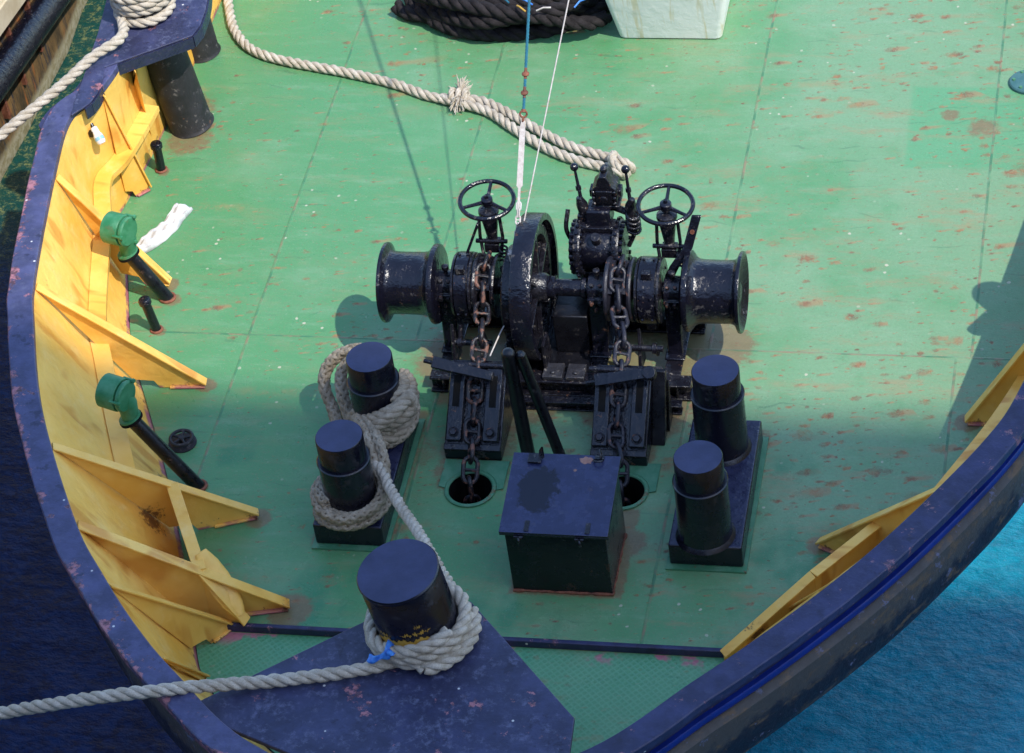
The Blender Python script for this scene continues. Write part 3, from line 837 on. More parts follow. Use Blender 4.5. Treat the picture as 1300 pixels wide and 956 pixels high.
M['base_sky'] = mat_black('black_base_sky_sheen', (.016, .018, .045), .25, 1.5, (.22, .45), .7, .5, .1)  # black base paint made bluer to paint in the sky reflected on top
RT = [at(886, 580, .745), at(908, 470, .745)]; LT = [at(430, 553, .73), at(468, 453, .70)]
bitts('pair of bare black mooring posts on one base right of the steel locker', .838, 1.246, -1.57, -.54, [(v.x, v.y, v.z) for v in RT], 0)
bitts('pair of black mooring posts wrapped in beige rope left of the windlass', -1.19, -.79, -1.54, -.50, [(v.x, v.y, v.z) for v in LT], 0)

# steel locker -------------------------------------------------------------
bx = thing('steel_locker', 'black steel locker with sloping latched lid in front of the windlass', 'locker', (.28, -1.6, 0))
X0, X1, YF, YB, ZF, ZB = .0, .555, -1.815, -1.33, .475, .555
mb = MB(); mb.prism([(X0, YF, .003), (X0, YF, ZF), (X0, YB, ZB), (X0, YB, .003)], (X1 - X0, 0, 0)); obj('body', mb, M['blackbox'], bx, bevel=.004)
mb = MB(); pts_ = []
for a_, b_ in (((X0, YF), (X1, YF)), ((X1, YF), (X1, YB))):
    for k in range(24):
        t = k / 24; pts_.append(Vector((a_[0] + (b_[0] - a_[0]) * t + random.uniform(-.003, .003), a_[1] + (b_[1] - a_[1]) * t + random.uniform(-.003, .003), .006)))
mb.tube(pts_, [.009 + random.uniform(-.004, .005) for _ in pts_], 7); obj('weld_seam', mb, M['rust'], bx, smooth=60)
lid = MB(); sl = Vector((0, YB - YF, ZB - ZF)).normalized(); upn = Vector((0, -sl.z, sl.y))
a = Vector((X0 - .022, YF, ZF)) - sl * .03 + upn * .002; Ld = (Vector((0, YB - YF, ZB - ZF))).length + .05
lid.prism([a, a + Vector((X1 - X0 + .044, 0, 0)), a + Vector((X1 - X0 + .044, 0, 0)) + sl * Ld, a + sl * Ld], upn * .016)
lp = lambda u, v, h=0.: a + Vector((u * (X1 - X0 + .044), 0, 0)) + sl * (v * Ld) + upn * (.016 + h)
for u0, u1, v0, v1 in ((0.0, 1, 0, .012), (0, .012, 0, 1), (.988, 1, 0, 1)):
    lid.prism([lp(u0, v0, -.030), lp(u1, v0, -.030), lp(u1, v1, -.030), lp(u0, v1, -.030)], upn * .0135)
L_ = sky_tint_top(obj('lid', lid, M['blackbox'], bx, bevel=.003), M['lid_sky'])
for u in (.24, .80):                    # worn straps of the front latches
    mb = MB(); mb.prism([lp(u - .012, .02, .0005), lp(u + .03, .02, .0005), lp(u + .03, .15, .0005), lp(u - .012, .15, .0005)], upn * .006)
    s = obj('latch', mb, M['grimy'], L_, bevel=.002)
    q = lp(u - .07, -.015, -.03); mb = MB(); mb.cyl(q + Vector((-.02, 0, 0)), q + Vector((.03, 0, 0)), .012); mb.cyl(q + Vector((.005, -.004, -.05)), q + Vector((.005, -.004, .012)), .008); mb.torus(q + Vector((.006, -.012, -.012)), (1, .3, 0), .018, .005, 16, 6)
    obj('latch_screw', mb, M['black'], L_)
mb = MB(); q = lp(.20, .96, .0); mb.box(q + Vector((-.03, -.06, 0)), q + Vector((.045, .01, .012))); mb.prism([q + Vector((.03, -.04, .01)), q + Vector((.05, -.02, .01)), q + Vector((.045, .0, .075)), q + Vector((.03, -.005, .05))], (.012, 0, 0)); obj('hinge', mb, M['black'], L_, bevel=.002)
mb = MB(); q = lp(.80, .93, .0); mb.torus(q + Vector((0, -.01, .012)), (0, .6, 1), .024, .006, 20, 8); mb.torus(q + Vector((.01, .03, .022)), (1, .2, .2), .024, .006, 20, 8); mb.box(q + Vector((-.02, .0, -.0)), q + Vector((.03, .03, .014))); obj('hinge_ring', mb, M['grimy'], L_)
mb = MB()
for (u, v, r, s_) in ((.69, .93, .030, 1.3), (.60, .80, .010, 1),):
    c = lp(u, v, .0006); n = 14
    ring = [c + Vector((math.cos(2 * PI * k / n) * r * s_ * (1 + .2 * math.sin(k * 2.3)), 0, 0)) + sl * (math.sin(2 * PI * k / n) * r * .8 * (1 + .2 * math.cos(k * 3.1))) for k in range(n)]
    mb.add(ring, [tuple(range(n))])
obj('bare_patch', mb, M['rustpatch'] if 'rustpatch' in M else M['rust'], L_, smooth=0)

# raking post and brace behind the locker
a = at(676, 602); top1 = aty(645, 450, a.y + .02); b = at(722, 606); top2 = aty(661, 452, b.y + .05)
stp = thing('stay_post', 'pair of leaning black bars behind the steel locker', 'post', a)
mb = MB(); mb.cyl(a + Vector((0, 0, .004)), top1, .040, n=24); mb.sphere(top1, .0405, 16); obj('main_bar', mb, M['pipeb'], stp)
mb = MB(); mb.cyl(b + Vector((0, 0, .004)), top2, .032, n=24); mb.sphere(top2, .0325, 14); obj('brace_bar', mb, M['pipeb'], stp)
for c, r in ((a, .075), (b, .065)):
    mb = MB(); mb.lathe([(r, .002), (r, .012), (r - .01, .014)], (c.x, c.y, 0), n=24); obj('foot_flange', mb, M['grimy'], stp)

# chain pipes ------------------------------------------------------------
for k, (hx, hy, hr) in enumerate(HOLES):
    t = thing('chain_pipe', ('green rimmed chain pipe under the rusty left chain' if k == 0 else 'green rimmed chain pipe half hidden beside the locker'), 'chain pipe', (hx, hy, 0), 'chain pipes through the deck')
    mb = MB(); ri = [(hr + .022, .001), (hr + .022, .010), (hr + .016, .014), (hr + .004, .014), (hr - .002, .008), (hr - .002, -.01)]
    mb.lathe(ri, (hx, hy, 0), n=48, cap=False); obj('rim', mb, M['greenm'], t)
    mb = MB(); mb.lathe([(hr - .003, .004), (hr - .003, -.7), (.0, -.7)], (hx, hy, 0), n=40, cap=False); obj('pipe_wall', mb, M['dark'], t)
    mb = MB(); n = 18; y0 = hy + .02; sx = -1 if k == 0 else 1
    arc = [Vector((hx + (hr + .024) * math.cos(PI * j / n), hy + (hr + .024) * math.sin(PI * j / n), .002)) for j in range(n + 1)]
    left, right = hx - .19, hx + .19
    mb.prism([Vector((right, hy + .01, .002)), Vector((right, hy + .235, .002)), Vector((left, hy + .235, .002)), Vector((left, hy + .01, .002))] + list(reversed(arc)), (0, 0, .008))
    obj('cover_plate', mb, M['greenm'], t, bevel=.002)

# ------------------------------------------------------------------ windlass
SY, SZ = .15, .52
wl = thing('anchor_windlass', 'black anchor windlass with two warping drums and two handwheels in the middle of the deck', 'windlass', (0, SY, 0))
BK, GR = M['black'], M['grimy']
fr = MB()
for y in (-.19, .40):
    fr.box((-.78, y - .05, .105), (.78, y + .05, .12)); fr.box((-.78, y - .05, .006), (.78, y + .05, .02)); fr.box((-.78, y - .008, .02), (.78, y + .008, .105))
    for x in (-.70, -.42, -.12, .2, .5, .70): fr.box((x - .006, y - .046, .021), (x + .006, y + .046, .104))
for x in (-.69, -.33, .215, .66): fr.box((x - .05, -.14, .106), (x + .05, .35, .119))
obj('base_frame', fr, GR, wl, bevel=.003)
mb = MB(); mb.box((-.36, -.13, .03), (.20, .34, .10)); mb.box((-.06, .05, .10), (.15, .36, .38)); obj('gear_casing', mb, M['pipeb'], wl, bevel=.008)
for x0, x1, full in ((-.735, -.645, 1), (-.355, -.315, 1), (.165, .265, 1), (.615, .705, 1)):
    mb = MB(); xm = (x0 + x1) / 2; w = (x1 - x0)
    mb.prism([(x0, SY - .13, .1205), (x0, SY - .085, SZ - .04), (x0, SY + .085, SZ - .04), (x0, SY + .16, .1205)], (w, 0, 0))
    mb.box((x0 - .015, SY - .17, .1206), (x1 + .015, SY + .19, .135))
    p = obj('pedestal', mb, BK, wl, bevel=.006)
    mb = MB(); n = 14
    mb.prism([Vector((x0 - .004, SY - .105, SZ - .038)), Vector((x0 - .004, SY - .105, SZ))] + [Vector((x0 - .004, SY - .088 * math.cos(PI * k / n), SZ + .088 * math.sin(PI * k / n))) for k in range(n + 1)] + [Vector((x0 - .004, SY + .105, SZ)), Vector((x0 - .004, SY + .105, SZ - .038))], (w + .008, 0, 0))
    b = obj('bearing_cap', mb, BK, wl, bevel=.006)
    for q, ax, r in [((xx, SY - .106, SZ - .02), (0, -1, 0), .016) for xx in (xm - w * .25, xm + w * .25)] + [((xx, SY - .06, SZ + .066), (0, -.6, 1), .013) for xx in (xm - w * .25, xm + w * .25)] + [((xm, SY - .106, SZ - .07), (0, -1, 0), .012)]:
        mb = MB(); mb.bolt(q, ax, r, .02); obj('bolt', mb, M['chainr'], b)
mb = MB(); mb.cyl((-.80, SY, SZ), (.80, SY, SZ), .052, n=28); mb.lathe([(.068, 0), (.068, .05)], (-.085, SY, SZ), (1, 0, 0), 28); mb.lathe([(.062, 0), (.062, .03)], (.12, SY, SZ), (1, 0, 0), 28); obj('main_shaft', mb, BK, wl, bevel=.003)
DR = [(.05, .075), (.06, .06), (.15, .045), (.19, .028), (.212, .008), (.224, .0), (.238, .003), (.241, .012), (.238, .022), (.222, .030), (.203, .038), (.192, .050), (.188, .066), (.186, .12), (.188, .235), (.192, .262), (.204, .280), (.224, .294), (.238, .304), (.241, .316), (.236, .334), (.222, .342), (.10, .346), (.06, .346)]
for s in (-1, 1):
    mb = MB(); mb.lathe(DR, (s * 1.072, SY, SZ), (-s, 0, 0), 64, cap=True); d = obj('warping_drum', mb, BK, wl, smooth=40)
    mb = MB(); mb.lathe([(.06, .0), (.06, .03), (.045, .036)], (s * 1.02, SY, SZ), (s, 0, 0), 24); obj('end_boss', mb, GR, d)
# brake drums with bands
for x0, x1, s in ((-.635, -.515, -1), (.455, .60, 1)):
    mb = MB(); L = x1 - x0
    mb.lathe([(.06, 0), (.19, 0), (.195, .008), (.195, .014), (.182, .018), (.182, L - .018), (.195, L - .014), (.195, L - .006), (.19, L), (.06, L)], (x0, SY, SZ), (1, 0, 0), 56); d = obj('brake_drum', mb, GR, wl)
    mb = MB(); m = 50; pr = [(.1835, .024), (.198, .024), (.198, L - .024), (.1835, L - .024)]
    mb.ring_loft([[Vector((x0 + h, SY - r * math.cos(a), SZ + r * math.sin(a))) for r, h in pr] for a in [math.radians(-70 + 290 * k / m) for k in range(m + 1)]])
    for a in (-62, -20, 25, 60, 100):
        c = Vector((x0 + L / 2, SY - .199 * math.cos(math.radians(a)), SZ + .199 * math.sin(math.radians(a)))); ax = Vector((0, -math.cos(math.radians(a)), math.sin(math.radians(a))))
        for dx in (-L * .2, L * .2): mb.bolt(c + Vector((dx, 0, 0)), ax, .009, .010)
    obj('brake_band', mb, BK, d, smooth=40)
    for a in (-68, 64):                                  # lugs of the band
        mb = MB()
        aa = math.radians(a); c = Vector((x0 + L / 2, SY - .215 * math.cos(aa), SZ + .215 * math.sin(aa)))
        mb.box(c + Vector((-.028, -.02, -.022)), c + Vector((.028, .02, .022)))
        obj('band_lug', mb, GR, d, bevel=.004)
# chain wheels (gypsies)
for x0, x1 in ((-.51, -.375), (.275, .435)):
    mb = MB(); L = x1 - x0
    mb.lathe([(.06, 0), (.188, 0), (.192, .01), (.186, .022), (.14, .04), (.118, .055), (.118, L - .055), (.14, L - .04), (.186, L - .022), (.192, L - .01), (.188, L), (.06, L)], (x0, SY, SZ), (1, 0, 0), 40)
    for k in range(5):
        a = 2 * PI * k / 5; u = Vector((0, math.cos(a), math.sin(a))); t = Vector((0, -math.sin(a), math.cos(a)))
        for xa, xb in ((x0 + .02, x0 + .052), (x1 - .052, x1 - .02)):
            c = Vector((xa, SY, SZ)); mb.prism([c + u * .11 - t * .025, c + u * .175 - t * .016, c + u * .175 + t * .016, c + u * .11 + t * .025], (xb - xa, 0, 0))
    obj('chain_wheel', mb, M['chainb'] if x0 > 0 else GR, wl, smooth=35)
# big gear with its guard ring
mb = MB(); m = 80; pr = [(.395, -.228), (.432, -.228), (.436, -.222), (.436, -.112), (.432, -.106), (.395, -.106)]
mb.ring_loft([[Vector((x, SY - r * math.cos(a), SZ + r * math.sin(a))) for r, x in pr] for a in [2 * PI * k / m for k in range(m)]], closed=True)
mb.lathe([(.394, 0), (.394, .008), (.0, .008)], (-.222, SY, SZ), (1, 0, 0), 64)
g = obj('gear_guard', mb, BK, wl, smooth=35)
mb = MB(); mb.ring_loft([[Vector((x, SY - r * math.cos(a), SZ + r * math.sin(a))) for r, x in [(.31, -.205), (.365, -.205), (.365, -.135), (.31, -.135)]] for a in [2 * PI * k / m for k in range(m)]], closed=True)
for k in range(72):
    a = 2 * PI * k / 72; u = Vector((0, math.cos(a), math.sin(a))); t = Vector((0, -math.sin(a), math.cos(a))); c = Vector((-.2, SY, SZ))
    mb.prism([c + u * .364 - t * .010, c + u * .388 - t * .005, c + u * .388 + t * .005, c + u * .364 + t * .010], (.06, 0, 0))
for k in range(6):
    a = 2 * PI * k / 6 + .26; u = Vector((0, math.cos(a), math.sin(a))); t = Vector((0, -math.sin(a), math.cos(a))); c = Vector((-.185, SY, SZ))
    mb.prism([c + u * .07 - t * .045, c + u * .312 - t * .026, c + u * .312 + t * .026, c + u * .07 + t * .045], (.022, 0, 0))
    mb.prism([c + u * .07 - t * .010 + Vector((.022, 0, 0)), c + u * .312 - t * .008 + Vector((.022, 0, 0)), c + u * .312 + t * .008 + Vector((.022, 0, 0)), c + u * .07 + t * .010 + Vector((.022, 0, 0))], (.03, 0, 0))
mb.lathe([(.10, 0), (.10, .02), (.085, .10), (.07, .12)], (-.20, SY, SZ), (1, 0, 0), 30)
obj('spoked_gear', mb, GR, g, bevel=.003)
mb = MB(); mb.lathe([(.06, 0), (.275, 0), (.282, .008), (.282, .056), (.275, .064), (.06, .064)], (-.312, SY - .02, SZ - .03), (1, 0, 0), 56)
obj('side_disc', mb, BK, wl)
mb = MB(); mb.prism([(-.30, -.17, .121), (-.30, -.17, .34), (-.30, -.10, .50), (-.30, .05, .30), (-.30, .05, .121)], (.04, 0, 0)); mb.prism([(-.10, -.15, .121), (-.10, -.15, .32), (-.10, -.02, .32), (-.10, .02, .121)], (.02, 0, 0)); obj('guard_bracket', mb, GR, wl, bevel=.004)

mb = MB(); mb.box((-.22, -.36, .006), (.74, -.30, .014)); mb.box((-.22, -.334, .0145), (.74, -.326, .06)); mb.box((-.22, -.36, .0605), (.74, -.30, .07)); obj('front_beam', mb, GR, wl, bevel=.003)
for x0, x1 in ((-.10, .02), (.04, .15), (.30, .42), (.47, .60), (-.62, -.50)):
    mb = MB(); mb.box((x0, -.225, .1212), (x1, -.10, .148)); mb.bolt(((x0 + x1) / 2, -.19, .148), (0, 0, 1), .014, .014); obj('hold_down', mb, M['worn'], wl, bevel=.005)
for x0, x1 in ((-.64, -.40), (.30, .62)):
    mb = MB(); mb.cyl((x0, -.115, .30), (x1, -.115, .30), .020); mb.cyl((x0 + .05, -.115, .30), (x0 + .05, -.07, .40), .014); mb.cyl((x1 - .05, -.115, .30), (x1 - .05, -.05, .20), .014)
    mb.lathe([(.034, -.012), (.034, .012)], (x0 + .05, -.115, .30), (1, 0, 0), 18); mb.lathe([(.034, -.012), (.034, .012)], (x1 - .05, -.115, .30), (1, 0, 0), 18); obj('brake_crank', mb, GR, wl)
for pth, r_ in (([(.10, .58, .40), (.06, .66, .36), (.02, .72, .20), (-.02, .74, .06), (-.05, .82, .022), (-.10, 1.0, .02)], .018), ([(.28, .58, .40), (.30, .66, .34), (.33, .70, .2), (.34, .70, .04)], .018), ([(.36, .45, .60), (.40, .46, .70), (.385, .53, .80)], .014), ([(.03, .45, .60), (-.01, .47, .70), (.0, .53, .80)], .014)):
    mb = MB(); mb.tube(crom(pth, n=8), r_, 10); obj('hydraulic_pipe', mb, GR, wl)
for x in (-.69, -.335, .215, .66):
    mb = MB(); mb.cyl((x, SY, SZ + .085), (x, SY, SZ + .115), .012, n=10); mb.lathe([(.018, 0), (.022, .01), (.022, .028), (.012, .034)], (x, SY, SZ + .112), n=12); obj('grease_cup', mb, GR, wl)
mb = MB(); mb.prism([(-.47, -.10, .40), (-.47, -.16, .22), (-.47, -.02, .20)], (.03, 0, 0)); mb.prism([(-.64, -.10, .43), (-.64, -.19, .16), (-.64, .0, .125)], (.02, 0, 0)); obj('guide_plate', mb, GR, wl, bevel=.004)
mb = MB(); mb.prism([(.47, -.08, .42), (.47, -.17, .16), (.47, .0, .125)], (.02, 0, 0)); obj('guide_plate', mb, GR, wl, bevel=.004)

# hydraulic motor, gear rings with studs, neck, valve block, levers
MC = Vector((.19, .43, .60))
mb = MB(); mb.lathe([(.10, -.17), (.128, -.165), (.132, -.08), (.134, -.075), (.134, .075), (.132, .08), (.128, .15), (.10, .155)], MC, (1, 0, 0), 44)
mo = obj('hydraulic_motor', mb, BK, wl)
for s in (-1, 1):
    mb = MB(); mb.lathe([(.11, -.02), (.168, -.02), (.172, -.012), (.172, .012), (.168, .02), (.11, .02)], MC + Vector((s * .115, 0, 0)), (1, 0, 0), 48); f = obj('flange_ring', mb, GR, wl)
    for k in range(22):
        a = 2 * PI * k / 22; u = Vector((0, math.cos(a), math.sin(a)))
        mb = MB(); mb.cyl(MC + Vector((s * .085, 0, 0)) + u * .152, MC + Vector((s * .16, 0, 0)) + u * .152, .013, n=8)
        mb.bolt(MC + Vector((s * .115, 0, 0)) + u * .171, u, .012, .014); obj('stud', mb, BK, f)
mb = MB(); mb.box((.08, .36, .121), (.30, .52, .46)); mb.box((.04, .30, .1206), (.34, .58, .14)); obj('motor_foot', mb, GR, mo, bevel=.01)
mb = MB(); mb.cyl((.12, .43, .72), (.12, .43, .775), .03); mb.cyl((.26, .43, .72), (.26, .43, .77), .03); mb.cyl((.19, .36, .70), (.19, .33, .76), .03)
mb.box((.09, .40, .735), (.29, .50, .765)); obj('pipe_union', mb, GR, mo, bevel=.004)
mb = MB(); mb.prism([(.115, .42, .755), (.125, .44, .86), (.265, .44, .86), (.275, .42, .755)], (0, .13, 0)); ne = obj('valve_column', mb, BK, wl, bevel=.012)
VB = at(769, 238, .95)
mb = MB(); mb.box(VB + Vector((-.085, -.07, -.105)), VB + Vector((.085, .07, -.085))); mb.prism([VB + Vector((x, -.065, z)) for x, z in ((-.066, -.085), (.066, -.085), (.078, -.02), (.072, .03), (.045, .055), (.034, .10), (.018, .125), (-.018, .125), (-.034, .10), (-.045, .055), (-.072, .03), (-.078, -.02))], (0, .13, 0))
mb.box(VB + Vector((-.05, -.078, -.06)), VB + Vector((.05, -.064, .03))); mb.box(VB + Vector((-.095, -.03, -.05)), VB + Vector((.095, .04, .0)))
for dx in (-.062, .062):
    for dz in (-.06, -.02, .02): mb.bolt(VB + Vector((dx, -.068, dz)), (0, -1, .1), .012, .018)
mb.bolt(VB + Vector((0, -.078, -.02)), (0, -1, 0), .026, .02); mb.lathe([(.026, 0), (.026, .02), (.014, .03)], VB + Vector((0, 0, .124)), (0, 0, 1), 6)
obj('valve_block', mb, GR, ne, bevel=.010)
for s, ball, base in ((-1, (729, 212), (739, 262)), (1, (794, 215), (801, 264))):
    c0 = at(*base, .86); c1 = at(*ball, 1.09)
    mb = MB(); mb.tube([c0 + Vector((-s * .01, 0, -.08)), c0 + Vector((-s * .0, 0, .02)), c0 + Vector((s * .012, 0, .07))], [.030, .034, .018], 12); mb.box(c0 + Vector((-.03, -.03, -.16)), c0 + Vector((.03, .04, -.05)))
    if s > 0:
        for k in range(4): mb.torus(c0 + Vector((.01, -.02, -.14 + .035 * k)), (.3, -.3, 1), .036, .011, 18, 6)
    q = Vector((VB.x, VB.y, c0.z - .04)); mb.cyl(c0 + Vector((0, 0, -.04)), q, .022)
    v = obj('control_valve', mb, GR, ne, bevel=.003)
    mb = MB(); mb.cyl(c0 + Vector((0, 0, .04)), c1, .012, .008, 10); mb.cyl(c0.lerp(c1, .42), c0.lerp(c1, .52), .017, n=12); h = obj('control_lever', mb, BK, wl)
    mb = MB(); mb.sphere(c1, .026, 18); obj('ball_knob', mb, BK, h)
# handwheels
for c, s in ((at(618, 254, 1.0), -1), (at(845, 260, 1.0), 1)):
    ax = Vector((.05, -.10, 1)).normalized(); x = ax.orthogonal().normalized(); ux = Vector((1, 0, 0)); ux = (ux - ax * ux.dot(ax)).normalized(); uy = ax.cross(ux)
    mb = MB(); mb.torus(c, ax, .158, .0135, 56, 10)
    for a in (90, 210, 330):
        a = math.radians(a); e = c + (ux * math.cos(a) + uy * math.sin(a)) * .156
        mb.tube([c + ax * -.012, c.lerp(e, .5) - ax * .006, e], [.015, .011, .010], 8)
    mb.lathe([(.03, -.035), (.036, -.02), (.034, .012), (.018, .02)], c, ax, 20); mb.bolt(c + ax * .02, ax, .014, .02)
    hw = obj('handwheel', mb, BK, wl)
    mb = MB(); b = c - Vector((0, 0, .05)); mb.lathe([(.05, 0.), (.062, .01), (.060, .03), (.03, .045)], c - Vector((0, 0, .10)), (0, 0, 1), 20)
    mb.lathe([(.026, 0), (.036, .08), (.052, .20), (.048, .22)], c - Vector((0, 0, .32)), (0, 0, 1), 18)
    sp = obj('brake_spindle', mb, GR, hw)
    mb = MB()
    for sx in (-.062, .062): mb.tube([c + Vector((sx * 1.0, -.01, -.12)), c + Vector((sx * 1.1, -.02, -.26)), c + Vector((sx * .9, -.05, -.36)), c + Vector((sx * .4, -.08, -.42))], .011, 8)
    mb.cyl(c + Vector((-.095, -.03, -.285)), c + Vector((.095, -.03, -.285)), .014); mb.box(c + Vector((-.045, -.05, -.36)), c + Vector((.045, .03, -.30)))
    for k in range(3): mb.torus(c + Vector((.07, -.05, -.33 - .03 * k)), (.4, -.4, 1), .024, .008, 14, 6)
    obj('spindle_yoke', mb, GR, hw, bevel=.003)
# flat clutch bars
def flat(pts, w, t, name, mat):
    mb = MB(); p = [Vector(q) for q in pts]
    rings = []
    for i, q in enumerate(p):
        d = (p[min(i + 1, len(p) - 1)] - p[max(i - 1, 0)]).normalized(); n = Vector((1, 0, 0)); n = (n - d * n.dot(d)).normalized(); b = d.cross(n)
        rings.append([q + n * t / 2 + b * w / 2, q - n * t / 2 + b * w / 2, q - n * t / 2 - b * w / 2, q + n * t / 2 - b * w / 2])
    mb.ring_loft(rings); return obj(name, mb, mat, wl, bevel=.003)
p0 = at(607, 283, .88)
flat([p0, at(590, 330, .64), at(583, 345, .56)], .05, .016, 'clutch_lever', BK)
mb = MB(); q0, q1 = at(884, 275, .93), at(873, 316, .76); q2 = at(856, 340, .66)
side = Vector((.028, 0, 0)); tt = Vector((0, .014, .004))
mb.ring_loft([[q - side, q + side, q + side + tt, q - side + tt] for q in (q0, q1.lerp(q0, .1), q1, q2, at(850, 352, .6))])
cl = obj('clutch_lever', mb, BK, wl, bevel=.004)
mb = MB(); mb.lathe([(.014, 0), (.014, .006)], q0.lerp(q1, .45) + Vector((0, -.006, 0)), (0, -1, .3), 14); obj('pivot_hole', mb, M['rust'], cl)

# ------------------------------------------------------------------ chains
def link_mb(L=.175, Wd=.108, d=.027):
    mb = MB(); r = Wd / 2 - d / 2; h = L / 2 - d / 2 - r; pts = []
    for k in range(9): a = -PI / 2 + PI * k / 8; pts.append(Vector((h + r * math.cos(a), r * math.sin(a), 0)))
    for k in range(9): a = PI / 2 + PI * k / 8; pts.append(Vector((-h + r * math.cos(a), r * math.sin(a), 0)))
    mb.tube(pts, d / 2, 10, True)
    mb.tube([(0, -r, 0), (0, -r * .4, 0), (0, r * .4, 0), (0, r, 0)], [d * .55, d * .36, d * .36, d * .55], 8)
    return mb


def chain(label, path, mat, name='anchor_chain'):
    P = resample(crom(path, step=.01), .122); root = thing(name, label, 'chain', P[-3])
    me = None
    for i in range(len(P) - 1):
        c = (P[i] + P[i + 1]) / 2; d = (P[i + 1] - P[i]).normalized(); sx = Vector((1, .0, 0)); sx = (sx - d * sx.dot(d)).normalized(); n = d.cross(sx)
        y = sx if i % 2 == 0 else (n * .94 + sx * .34).normalized()
        if i % 2 == 0: y = (sx * .94 - n * .34).normalized()
        z = d.cross(y)
        if me is None:
            o = obj('chain_link', link_mb(), mat, root); me = o.data
            v = np.zeros(len(me.vertices) * 3); me.vertices.foreach_get('co', v)
            v = v.reshape(-1, 3) + np.array(P[-3]); me.vertices.foreach_set('co', v.ravel())
        else:
            o = bpy.data.objects.new('chain_link', me); COL.objects.link(o); o.parent = root
        R = Matrix((d, y, z)).transposed().to_4x4()
        o.matrix_local = Matrix.Translation(c - P[-3]) @ R
    return root


def chain_path(xg, xs, xh, hy):
    p = [Vector((xg, SY - .168 * math.cos(math.radians(a)), SZ + .168 * math.sin(math.radians(a)))) for a in (165, 130, 100, 70, 40, 12)]
    return p + [Vector((xs, -.25, .475)), Vector((xs, -.36, .43)), Vector((xs, -.55, .30)), Vector((xs, -.74, .165)), Vector((xh, -.90, .115)), Vector((xh, hy + .035, .03)), Vector((xh, hy + .02, -.12)), Vector((xh, hy + .03, -.36))]


chain('rusty stud link anchor chain running into the open round deck hole', chain_path(-.443, -.42, -.40, -1.04), M['chainr'])
chain('black painted stud link anchor chain running down behind the locker', chain_path(.355, .42, .47, -1.01), M['chainb'])

# chain stoppers
for k, (xa, xb, lab) in enumerate(((-.585, -.25, 'wedge shaped black chain stopper holding the rusty left chain'), (.275, .60, 'wedge shaped black chain stopper behind the locker on the right chain'))):
    xm = (xa + xb) / 2; t = thing('chain_stopper', lab, 'chain stopper', (xm, -.6, 0), 'chain stoppers in front of the windlass')
    ya, yb, za, zb = -.80, -.36, .075, .385
    mb = MB(); mb.prism([(xa, ya, .004), (xa, ya, za), (xa, yb - .03, zb), (xa, yb, zb), (xa, yb, .004)], (xb - xa, 0, 0)); b = obj('wedge_base', mb, BK, t, bevel=.006)
    if k: 
        mb = MB(); mb.prism([(xb, -.62, .004), (xb, -.39, .37), (xb, -.365, .37), (xb, -.365, .004)], (.075, 0, 0)); mb.prism([(xb + .076, -.5, .004), (xb + .076, -.38, .30), (xb + .076, -.366, .004)], (.012, 0, 0)); obj('side_gusset', mb, M['pipeb'], t, bevel=.003)
    sl = Vector((0, yb - .03 - ya, zb - za)).normalized(); up = Vector((0, -sl.z, sl.y)); Ls = math.hypot(yb - .03 - ya, zb - za)
    P = lambda x, s, h: Vector((x, ya, za)) + sl * s + up * h
    for xc in (xm - .108, xm + .108):
        mb = MB(); w = .046
        mb.prism([P(xc - w, .05, .001), P(xc + w, .05, .001), P(xc + w, Ls - .03, .001), P(xc - w, Ls - .03, .001)], up * .045)
        c = obj('cheek', mb, BK, t, bevel=.006)
        mb = MB(); mb.prism([P(xc - .020, .25, .0465), P(xc + .020, .25, .0465), P(xc + .020, Ls - .08, .0465), P(xc - .020, Ls - .08, .0465)], up * .004); obj('slot', mb, M['dark'], c, bevel=.001)
        mb = MB(); mb.bolt(P(xc, .10, .046), up, .024, .022); mb.torus(P(xc, .10, .048), up, .028, .004, 18, 6); obj('bolt', mb, M['chainb'], c)
    mb = MB(); mb.prism([P(xa + .0, .0, .001), P(xb - .0, .0, .001), P(xb, .038, .001), P(xa, .038, .001)], up * .014); obj('toe_bar', mb, BK, t, bevel=.004)
    mb = MB()
    if k == 0: q0, q1 = P(xa - .07, Ls - .03, .125), P(xb - .05, Ls - .10, .10)
    else: q0, q1 = P(xa + .02, Ls - .10, .09), P(xb + .01, Ls - .05, .115)
    d = (q1 - q0); n = d.normalized().cross(up).normalized()
    mb.prism([q0 - n * .035, q1 - n * .028, q1 + n * .028, q0 + n * .035], up * .05)
    if k: mb.lathe([(.036, -.002), (.04, .0), (.04, .054), (.036, .058)], q1, up, 20)
    o = obj('pawl_bar', mb, BK, t, bevel=.006)
    mb = MB(); mb.cyl(q0 - d.normalized() * .06, q0 + d * .02, .012); mb.cyl(P(xa - .03, Ls - .02, .05), P(xb + .03, Ls - .02, .05), .018); obj('pawl_pin', mb, GR, o)

# ------------------------------------------------------------------ ropes
# deck rope: from the top frame edge to the frayed splice and the bundle behind the windlass
R1 = .033
def G2(pts, z=R1 * 1.0): return [at(x, y, z if len(p) < 3 else p[2]) for p in pts for x, y in [p[:2]]]
dr = thing('deck_rope', 'long beige laid rope crossing the sunlit deck with a frayed splice', 'rope', at(585, 120))
main = rope_mb(G2([(283, -60), (287, -25), (291, 10), (298, 38), (316, 60), (345, 73), (390, 83), (440, 92), (500, 106), (545, 122), (575, 126), (610, 128), (645, 143), (685, 166), (725, 186), (762, 197), (788, 204)]), R1)
obj('laid_rope', main, M['rope'], dr, smooth=60)
sec = rope_mb(G2([(560, 125, .04), (590, 132, .045), (622, 143), (655, 165), (690, 186), (725, 201), (755, 209), (778, 214)]), R1)
obj('return_strand', sec, M['rope'], dr, smooth=60)
mb = MB(); kc = at(784, 212, .045)
